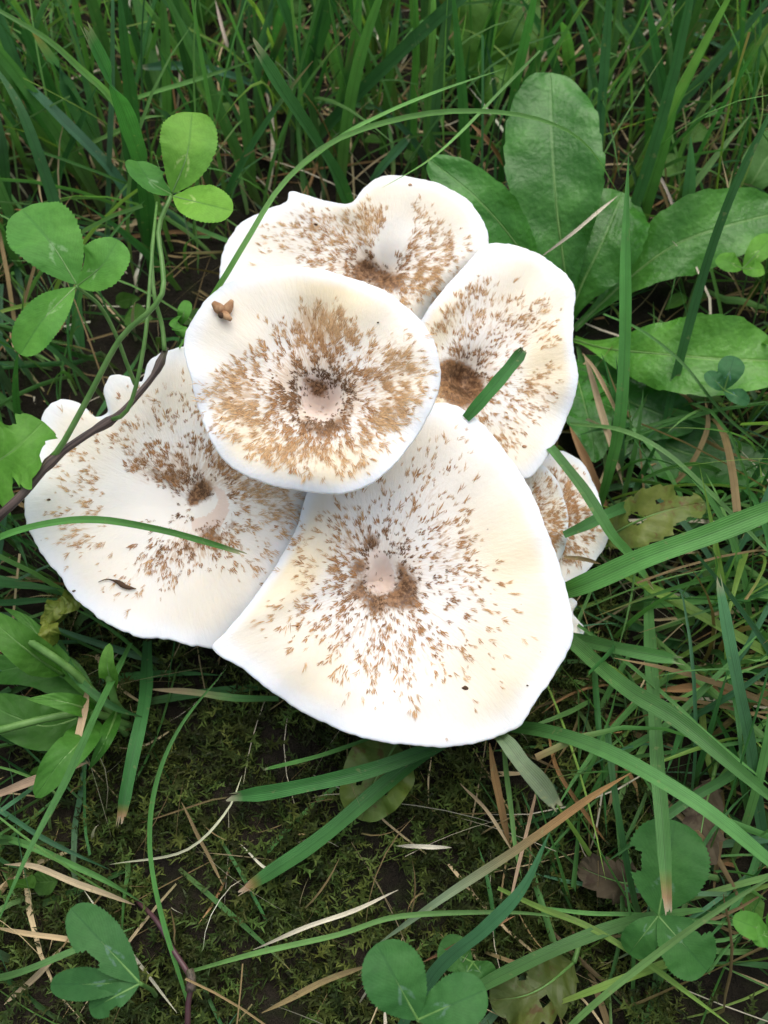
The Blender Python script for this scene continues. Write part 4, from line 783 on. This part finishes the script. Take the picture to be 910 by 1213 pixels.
petiole([(60, 543, 63), (74, 526, 66), (105, 470, 76), (142, 402, 88), (178, 368, 94), (193, 345, 97), (192, 310, 99), (188, 270, 102), (203, 232, 106)], 0.0011, cp)
petiole([(132, 497, 61), (148, 490, 64), (160, 462, 70), (172, 400, 78), (178, 330, 82), (182, 280, 80), (186, 240, 70)], 0.0008, cp)
petiole([(195, 415, 61), (192, 385, 64), (183, 350, 70), (180, 300, 74), (184, 262, 74)], 0.0009, cp)
petiole([(160, 455, 68), (150, 430, 74), (138, 398, 82), (118, 362, 92), (90, 339, 100)], 0.0008, cp)
def leafgroup(parent, centre, z): 
    o = bpy.data.objects.new('leaf', None); link(o); o.parent = parent; c = at(centre[0], centre[1], z/1000)
    o.location = c - LOC[parent.name]; LOC[o.name] = c; o.empty_display_size = 0.005; return o
lg = leafgroup(cp, (204, 231), 106)
leaflet(lg, (204, 229), (228, 133), 66, 106, 116, fold=0.2, tint=(1.35, 1.15, 1.0), seed=1, bend=0.06)
leaflet(lg, (204, 231), (162, 191), 44, 106, 108, hint=(0.5, -0.2, 0.8), tint=(0.62, 0.72, 0.75), seed=2, bend=-0.1)
leaflet(lg, (205, 232), (276, 250), 48, 106, 110, tint=(1.5, 1.28, 1.05), seed=3, fold=0.1)
lg = leafgroup(cp, (91, 338), 100)
leaflet(lg, (91, 337), (26, 248), 82, 100, 106, tint=(0.85, 0.92, 1.0), seed=4, fold=0.12, bend=0.04)
leaflet(lg, (92, 338), (140, 284), 56, 100, 108, tint=(1.0, 1.02, 1.05), seed=5, fold=0.14, bend=0.08)
leaflet(lg, (89, 340), (24, 420), 46, 100, 96, hint=(0.35, -0.3, 0.9), tint=(0.95, 1.0, 1.0), seed=6, fold=0.3, bend=0.05)

def clover(label, centre, zc, leaves, root, tint, stem=0.0008):
    b0 = at(root[0], root[1], 0.0); c_ = thing('clover', label, 'clover', b0)
    petiole([(root[0], root[1], 0), ((root[0]*0.5+centre[0]*0.5)+4, (root[1]+centre[1])/2, zc*0.6), (centre[0], centre[1], zc)], stem, c_, n=14)
    for i, (tip, w, z1) in enumerate(leaves):
        leaflet(c_, centre, tip, w, zc, z1, tint=tint, seed=i + int(centre[0]), fold=0.12, notch=(int(centre[0]) in (166, 780) and i < 2))
clover('dark clover leaf with a nibbled edge beside the purple stem', (166, 1165), 46, [((84, 1076), 52, 48), ((106, 1196), 34, 42), ((60, 1166), 36, 40)], (185, 1180), (0.42, 0.50, 0.85))
clover('dark blue green clover leaf with rounded leaflets at the foot of the thick bluish blade', (495, 1208), 52, [((446, 1118), 74, 58), ((576, 1172), 60, 54)], (520, 1230), (0.45, 0.55, 0.85))
clover('small dull bluish clover leaf lying on the speckled smooth leaf', (858, 462), 37, [((870, 422), 30, 42), ((838, 440), 20, 40), ((888, 476), 20, 38)], (880, 500), (0.38, 0.48, 1.1))
clover('large dark scalloped clover leaf with a nibbled edge, over the dead leaves', (780, 1085), 26, [((800, 972), 92, 32), ((838, 1150), 66, 26), ((745, 1130), 40, 20)], (790, 1110), (0.45, 0.55, 0.75))
clover('tiny light sprout between the taller bright clover leaf and the husk bearing cap', (214, 385), 50, [((222, 356), 16, 54), ((205, 378), 18, 52), ((212, 398), 18, 50)], (205, 420), (1.1, 1.1, 1.0), 0.0005)
clover('light green sprout under the long smooth leaf', (880, 318), 34, [((915, 280), 30, 38), ((850, 304), 24, 36), ((905, 318), 22, 36)], (905, 340), (1.2, 1.15, 0.9))
clover('light green sprout at the end of the yellowish straight blade', (912, 1105), 34, [((868, 1088), 30, 38), ((890, 1112), 26, 36), ((935, 1080), 30, 38)], (930, 1130), (1.0, 1.0, 0.9))
clover('low round leaved clover half hidden behind the rounded dark clover leaf', (560, 1140), 8, [((520, 1120), 40, 10), ((580, 1165), 34, 9), ((545, 1165), 30, 9)], (565, 1140), (0.55, 0.6, 0.8))
# purple stem
ps = thing('purple_stem', 'purple creeping stem with a pale node on the bare soil', 'stem', at(222, 1225, 0.0))
petiole([(222, 1240, 0), (223, 1190, 6), (226, 1160, 9), (205, 1125, 9), (185, 1090, 7), (163, 1068, 2)], 0.0011, ps, 'stalk', 'purple_stem')
petiole([(226, 1172, 9), (227, 1160, 10), (225, 1148, 10)], 0.0019, ps, 'node', 'runner_bark', n=6)

# ------------------------------------------------------------------ bits lying on the caps
def on(surf_z, px, py): return at(px, py, surf_z)
hz = P0C[2] + 0.013
hk = thing('seed_husk', 'small brown winged husk lying on the uppermost mushroom cap', 'husk', at(268, 374, hz))
def blob(parent, name, pts, radii, mat):
    P = catmull(np.array([at(a, b_, c/1000) for a, b_, c in pts]), 10); R = catmull(np.array([(q, 0, 0) for q in radii]), 10)[:, 0]
    V, F, uv = tube(P, np.maximum(R, 0.0001), 10); return obj(name, V, F, MATS[mat], parent, uv=uv)
zz = hz*1000
blob(hk, 'wing', [(268, 375, zz), (262, 369, zz + 1), (255, 362, zz + 1.5)], (0.0008, 0.0014, 0.0007), 'seed_brown')
blob(hk, 'wing', [(268, 375, zz), (273, 367, zz + 1), (277, 359, zz + 1.5)], (0.0008, 0.0013, 0.0005), 'seed_brown')
blob(hk, 'wing', [(266, 374, zz), (272, 379, zz + 1), (276, 382, zz + .5)], (0.0008, 0.0011, 0.0005), 'seed_brown')
blob(hk, 'base', [(262, 376, zz + 0.3), (265, 377, zz + 1), (269, 377, zz + 0.6)], (0.0004, 0.0008, 0.0004), 'dirt_dark')
from mathutils import Vector
from mathutils.bvhtree import BVHTree
bpy.context.view_layer.update()
CAPS = []
for o in [o for o in scene.objects if o.name.split('.')[0] == 'cap']:
    org = LOC[o.name]; me = o.data
    CAPS.append(BVHTree.FromPolygons([tuple(np.array(v.co) + org) for v in me.vertices], [tuple(p.vertices) for p in me.polygons]))
def hit(px, py):
    d = Vector(unit(ray(px, py))); best = None
    for t in CAPS:
        h = t.ray_cast(Vector(CAM), d)
        if h[0] is not None and (best is None or h[3] < best[3]): best = h
    return best
def on_cap(o, lift=0.0003):                    # let a thing rest on the cap under it
    pass
h = hit(266, 372)
if h:
    dlt = np.array(h[0]) + np.array(h[1])*0.0006 - LOC[hk.name]; hk.location = LOC[hk.name] + dlt
SP = [(551, 815, 1.3, 'dark crumb of dirt on the broad rim of the largest cap'), (374, 266, 1.0, 'dark crumb of dirt on the lobed cap'), (486, 219, 1.1, 'reddish crumb at the back rim of the lobed cap'), (621, 529, 1.1, 'grey brown crumb near the rim of the dark centred cap'),
      (448, 382, 0.5, 'tiny dark speck on the uppermost cap'), (88, 700, 0.7, 'tiny dark speck at the torn cap rim by the shrivelled leaf'), (58, 592, 0.8, 'dark crumb beside the runner on the torn cap'), (352, 742, 0.5, 'tiny dark speck on the largest cap near the torn one'), (625, 812, 0.5, 'tiny dark speck at the largest cap rim by the frayed blade')]
for (x, y, s, lab) in SP:
    h = hit(x, y)
    if h is None: continue
    p = np.array(h[0]) + np.array(h[1])*0.0001; V = []
    ico = [(a, b_, c) for a in (-1, 0, 1) for b_ in (-1, 0, 1) for c in (-1, 0, 1) if (a, b_, c) != (0, 0, 0)]
    bmv = [np.array(q)/np.linalg.norm(q)*rng.uniform(0.6, 1.1)*np.array([1.3, 0.8, 0.6])*s*0.0006 for q in ico]
    import bmesh
    bm = bmesh.new(); [bm.verts.new(tuple(p + q)) for q in bmv]; bmesh.ops.convex_hull(bm, input=bm.verts)
    bm.verts.index_update(); V = np.array([v.co[:] for v in bm.verts]); F = [[v.index for v in f.verts] for f in bm.faces]; bm.free()
    tag(obj('dirt_crumb', V, F, MATS['dirt_dark' if s != 1.1 else 'seed_brown'], origin=p), lab, 'dirt')
# grass seed on the torn cap
sdp = [hit(x, y) for x, y in ((118, 690), (128, 687), (140, 690), (150, 696), (162, 698))]
if all(sdp):
    P = catmull([np.array(h[0]) + np.array(h[1])*0.0006 for h in sdp], 14)
    V, F, uv = tube(P, np.interp(np.linspace(0, 1, 14), [0, 0.35, 0.6, 0.85, 1], [0.0001, 0.0002, 0.0008, 0.0005, 0.0001]), 8)
    tag(obj('grass_seed', V, F, MATS['dirt_dark'], uv=uv, origin=P[7]), 'dark thin grass seed lying on the torn mushroom cap', 'seed')

# ------------------------------------------------------------------ grass, straw and moss nobody could count
CLUSTER = [(20, 600), (40, 480), (120, 430), (215, 400), (255, 300), (300, 235), (440, 195), (580, 250), (690, 320), (695, 470), (660, 540), (735, 600), (725, 680), (690, 760), (640, 870), (520, 895), (400, 875), (250, 775), (120, 745), (40, 660)]
GUARD = [ (CLUSTER, 0.012),
          ([(150, 130), (260, 120), (285, 260), (210, 280), (150, 220)], 0.07), ([(0, 235), (90, 235), (160, 290), (130, 370), (60, 435), (5, 420)], 0.07),
          ([(595, 80), (715, 80), (715, 200), (690, 320), (640, 300), (595, 200)], 0.045), ([(665, 235), (770, 220), (770, 350), (670, 360)], 0.035), ([(740, 230), (910, 220), (910, 330), (750, 335)], 0.032),
          ([(740, 375), (910, 370), (910, 475), (800, 475)], 0.028), ([(505, 185), (620, 230), (630, 300), (560, 260)], 0.03),
          ([(140, 420), (0, 470), (0, 620), (60, 560), (200, 420)], 0.03),
          ([(0, 735), (150, 750), (150, 930), (0, 950)], 0.016), ([(60, 1065), (175, 1065), (175, 1213), (50, 1213)], 0.02), ([(430, 1105), (580, 1100), (600, 1213), (430, 1213)], 0.02),
          ([(750, 960), (850, 960), (850, 1150), (760, 1150)], 0.012), ([(730, 580), (830, 580), (830, 650), (720, 660)], 0.012),
          ([(150, 780), (620, 880), (600, 1000), (560, 1100), (470, 1130), (230, 1150), (130, 1050)], 0.004) ]
def scatter_grass(N, xr, yr, Lr, wr, lean, bend, pal, seg=8, seed=1, guard=True, z0=-0.003, dens=None, tipbrown=0.2, maxz=None):
    r = np.random.default_rng(seed); x = r.uniform(*xr, N); y = r.uniform(*yr, N)
    if dens is not None:
        k = r.random(N) < dens(x, y); x, y = x[k], y[k]; N = len(x)
    L = r.uniform(*Lr, N)*r.uniform(0.6, 1.15, N); az = r.uniform(0, 2*pi, N); ph0 = np.abs(r.normal(0, lean, N)); kb = r.normal(bend, bend*0.7, N); az2 = r.normal(0, 0.5, N)
    t = np.linspace(0, 1, seg + 1); P = np.zeros((N, seg + 1, 3)); P[:, 0] = np.stack([x, y, hgt(x, y) + z0], -1)
    Tn = np.zeros((N, seg + 1, 3))
    for i in range(seg + 1):
        ph = ph0 + kb*t[i]**1.5; a = az + az2*t[i]
        Tn[:, i] = np.stack([np.sin(ph)*np.cos(a), np.sin(ph)*np.sin(a), np.cos(ph)], -1)
        if i: P[:, i] = P[:, i-1] + Tn[:, i]*(L/seg)[:, None]
    gz = hgt(P[..., 0], P[..., 1]) + 0.0012 + 0.006*r.random((N, 1))
    P[:, 1:, 2] = np.maximum(P[:, 1:, 2], gz[:, 1:])
    keep = np.ones(N, bool)
    if guard:
        px, dp = proj(P)
        for poly, zl in GUARD: keep &= ~np.any(inpoly(px, poly) & (P[..., 2] > zl), axis=1)
    if guard: keep &= ~np.any((dp < 0.235) & (px[..., 0] > -60) & (px[..., 0] < 970) & (px[..., 1] > -60) & (px[..., 1] < 620), axis=1)
    if guard: keep &= ~np.any((dp < 0.218) & (px[..., 0] > -60) & (px[..., 0] < 970) & (px[..., 1] >= 620) & (px[..., 1] < 1300), axis=1)
    if guard: keep &= ~np.any((dp < 0.285) & (px[..., 0] > -60) & (px[..., 0] < 330) & (px[..., 1] > -60) & (px[..., 1] < 330), axis=1)
    keep &= np.all(np.linalg.norm(P - CAM, axis=2) > 0.11, axis=1)
    if maxz: keep &= P[..., 2].max(1) < maxz
    P, Tn, L = P[keep], Tn[keep], L[keep]; N = len(P)
    side = unit(np.cross(Tn, r.normal(0, 1, (N, 1, 3)) + np.array([0, -0.5, 0.4]))); nn = np.cross(side, Tn)
    w = r.uniform(*wr, N)/2*(0.6 + 0.4*r.random(N)); prof = (0.7 + 0.3*np.minimum(1, t*4))*(1 - np.clip((t-0.45)/0.55, 0, 1)**2*0.95)
    cut = r.random(N) < 0.22; pr = np.where(cut[:, None], 0.75 + 0.25*np.minimum(1, t*4), prof)
    hw = w[:, None]*pr
    V = np.stack([P - side*hw[..., None] + nn*(hw*0.4)[..., None], P, P + side*hw[..., None] + nn*(hw*0.4)[..., None]], 2)
    q = np.arange(seg)[:, None]*3 + np.arange(2)[None]
    F = np.stack([q, q+1, q+4, q+3], -1).reshape(-1, 4); F = (F[None] + (np.arange(N)*(seg+1)*3)[:, None, None]).reshape(-1, 4)
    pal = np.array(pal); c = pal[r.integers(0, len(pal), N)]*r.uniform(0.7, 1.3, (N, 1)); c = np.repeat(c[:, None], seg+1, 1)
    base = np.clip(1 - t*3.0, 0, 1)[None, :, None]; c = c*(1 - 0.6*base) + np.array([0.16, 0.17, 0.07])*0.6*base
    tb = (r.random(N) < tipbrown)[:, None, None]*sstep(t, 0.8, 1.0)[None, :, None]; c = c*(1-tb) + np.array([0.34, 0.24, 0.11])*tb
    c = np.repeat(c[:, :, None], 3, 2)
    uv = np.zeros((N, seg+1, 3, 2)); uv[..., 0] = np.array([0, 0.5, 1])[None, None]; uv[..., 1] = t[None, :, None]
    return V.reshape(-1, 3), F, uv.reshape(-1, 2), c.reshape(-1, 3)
def merge(parts):
    Vs, Fs, Us, Cs = [], [], [], []; k = 0
    for V, F, U, C in parts: Vs.append(V); Fs.append(F + k); Us.append(U); Cs.append(C); k += len(V)
    return np.vstack(Vs), np.vstack(Fs), np.vstack(Us), np.vstack(Cs)
gp = [GCOL[k] for k in 'GGDDDBBLG']
def moss_mask(x, y):           # 1 where the bare mossy patch lies in front of the mushrooms
    return np.exp(-(((x + 0.022)/0.052)**4 + ((y + 0.085)/0.058)**4))
def d_back(x, y): return np.clip((y - 0.0)/0.08, 0, 1)
def d_low(x, y): return np.clip(1 - 1.15*moss_mask(x, y), 0, 1)
def d_right(x, y): return np.clip((x - 0.035)/0.03, 0, 1)*np.clip((0.10 - y)/0.05, 0, 1)
parts = [scatter_grass(2100, (-0.42, 0.42), (0.02, 0.55), (0.06, 0.17), (0.0022, 0.0070), 0.22, 0.32, gp, seed=2, dens=d_back),
         scatter_grass(3600, (-0.45, 0.45), (0.0, 0.6), (0.05, 0.13), (0.0008, 0.0020), 0.5, 0.9, [GCOL[k] for k in 'GLLYG'], seed=3, dens=d_back),
         scatter_grass(2000, (-0.40, 0.40), (-0.2, 0.45), (0.03, 0.09), (0.0008, 0.0030), 0.9, 0.8, gp, seed=4, dens=d_low, maxz=0.05),
         scatter_grass(4400, (0.03, 0.40), (-0.2, 0.10), (0.05, 0.11), (0.0008, 0.0030), 0.9, 0.9, [GCOL[k] for k in 'GGLBDDYT'], seed=5, dens=d_right, maxz=0.06),
         scatter_grass(1700, (-0.40, -0.05), (-0.2, 0.10), (0.05, 0.10), (0.0008, 0.0032), 0.8, 0.9, gp, seed=6, maxz=0.05),
         scatter_grass(9000, (-2.2, 2.2), (-1.6, 3.0), (0.08, 0.17), (0.002, 0.006), 0.35, 0.6, gp, seg=5, seed=8, guard=False,
                       dens=lambda x, y: ((np.abs(x) > 0.42) | (y > 0.58) | (y < -0.35)).astype(float))]
V, F, U, C = merge(parts); print('grass verts', len(V))
tag(obj('grass', V, F, MATS['grass_blade_green'], uv=U, col=C, origin=(0, 0, 0)), 'dense green lawn grass growing all round the mushrooms', 'grass', kind='stuff')
sp_ = [GCOL[k] for k in 'SSTTOW']
parts = [scatter_grass(6500, (-0.42, 0.42), (-0.2, 0.5), (0.02, 0.07), (0.0004, 0.0018), 1.45, 0.25, sp_, seg=5, seed=12, dens=lambda x, y: 1 - 0.6*moss_mask(x, y), z0=0.001, maxz=0.022),
         scatter_grass(200, (-0.09, 0.06), (-0.15, -0.02), (0.015, 0.05), (0.0003, 0.0008), 1.5, 0.15, [GCOL[k] for k in 'STTW'], seg=5, seed=15, z0=0.003, guard=False, maxz=0.02),
         scatter_grass(1100, (-0.42, 0.42), (0.03, 0.5), (0.03, 0.08), (0.0006, 0.002), 0.9, 0.4, sp_, seg=5, seed=13, z0=0.001, maxz=0.05)]
V, F, U, C = merge(parts)
tag(obj('straw_litter', V, F, MATS['dry_straw'], uv=U, col=np.clip(C*1.25, 0, 0.8), origin=(0, 0, 0)), 'thin dry straw litter scattered on the soil between the blades', 'straw', kind='stuff')

# low leafy ground cover seen between the blades
r = np.random.default_rng(77); N = 520
x = r.uniform(-0.4, 0.4, N); y = r.uniform(-0.18, 0.5, N); k = r.random(N) < d_low(x, y); x, y = x[k], y[k]
Vs, Fs, Us, Cs = [], [], [], []; cnt = 0
for i in range(len(x)):
    L = r.uniform(0.006, 0.014); a = r.uniform(0, 6.28); z = r.uniform(0.003, 0.02); tl = r.uniform(-0.2, 0.5)
    d = np.array([cos(a)*cos(tl), sin(a)*cos(tl), sin(tl)]); p0 = np.array([x[i], y[i], z]); P = np.array([p0 + d*L*q + np.array([0, 0, -0.25*L*q*q]) for q in np.linspace(0, 1, 8)])
    px, _ = proj(P)
    if any(np.any(inpoly(px, poly) & (P[:, 2] > zl)) for poly, zl in GUARD): continue
    tq = np.linspace(0, 1, 8); wq = np.maximum(0.05, np.sin(pi*tq**0.7))*L*r.uniform(0.28, 0.45)
    v, f, u = ribbon(P, wq, 5, r.normal(0, 0.3, 3) + np.array([0, 0, 1]), 0.2, 0, 0, 0.15, i)
    Vs.append(v); Fs.append(f + cnt); Us.append(u); Cs.append(np.tile(np.array([1, 1, 1])*r.uniform(0.4, 0.9), (len(v), 1))); cnt += len(v)
tag(obj('ground_cover', np.vstack(Vs), np.vstack(Fs), MATS['weed_leaf'], uv=np.vstack(Us), col=np.vstack(Cs), origin=(0, 0, 0)), 'small low leaves of ground cover between the grass', 'ground cover', kind='stuff')

# moss: curved sprigs with tiny pointed leaves
r = np.random.default_rng(5)
def sprig(n):
    V, F = [], []; bend = r.uniform(0.2, 0.9)
    for i in range(n):
        t = i/(n-1); c = np.array([bend*t*t*0.7, 0, t*(1 - 0.25*bend*t)]); a = i*2.4 + r.uniform(-.3, .3); l = 0.36*(1 - 0.45*t)*r.uniform(0.8, 1.2)
        d = np.array([cos(a)*0.8, sin(a)*0.8, 0.65]); s = unit(np.cross(d, [0.1, 0.2, 1]))*0.036; k = len(V)
        V += [c - s, c + s, c + d*l*0.6 + s*0.6, c + d*l, c + d*l*0.6 - s*0.6]; F += [[k, k+1, k+2], [k, k+2, k+4], [k+4, k+2, k+3]]
    return np.array(V), np.array(F)
tmpl = [sprig(20) for _ in range(7)]
N = 17000; x = np.where(r.random(N) < 0.85, r.uniform(-0.105, 0.075, N), r.uniform(-0.35, 0.35, N)); y = np.where(np.abs(x) < 0.11, r.uniform(-0.155, 0.02, N), r.uniform(-0.16, 0.35, N))
pn = np.sin(x*95 + 1) * np.sin(y*110 + 2) + 0.6*np.sin(x*220 + y*170)
k = r.random(N) < np.clip(0.60 + 0.5*pn, 0.12, 1); x, y, pn = x[k], y[k], pn[k]
Vs, Fs, Cs = [], [], []; cnt = 0
for i in range(len(x)):
    tv, tf = tmpl[i % 7]; s = r.uniform(0.004, 0.0105); a = r.uniform(0, 6.28); R = np.array([[cos(a), -sin(a), 0], [sin(a), cos(a), 0], [0, 0, 1]])
    tl = r.uniform(0.1, 1.25); Rt = np.array([[cos(tl), 0, sin(tl)], [0, 1, 0], [-sin(tl), 0, cos(tl)]])
    v = (tv*s*np.array([1, 1, 1.1])) @ (R @ Rt).T + np.array([x[i], y[i], hgt(x[i], y[i]) - 0.001])
    col = np.array([0.060, 0.088, 0.018])*r.choice([0.35, 0.6, 0.9, 1.5])*r.uniform(0.8, 1.2)*np.array([r.uniform(0.8, 1.25), 1, 1])
    zt = np.clip(tv[:, 2:3], 0, 1)
    Vs.append(v); Fs.append(tf + cnt); Cs.append(np.tile(col, (len(v), 1))); cnt += len(v)
tag(obj('moss', np.vstack(Vs), np.vstack(Fs), MATS['moss_green'], col=np.vstack(Cs), origin=(0, 0, 0), smooth=False), 'dark feathery moss on the soil in front of the mushrooms', 'moss', kind='stuff')
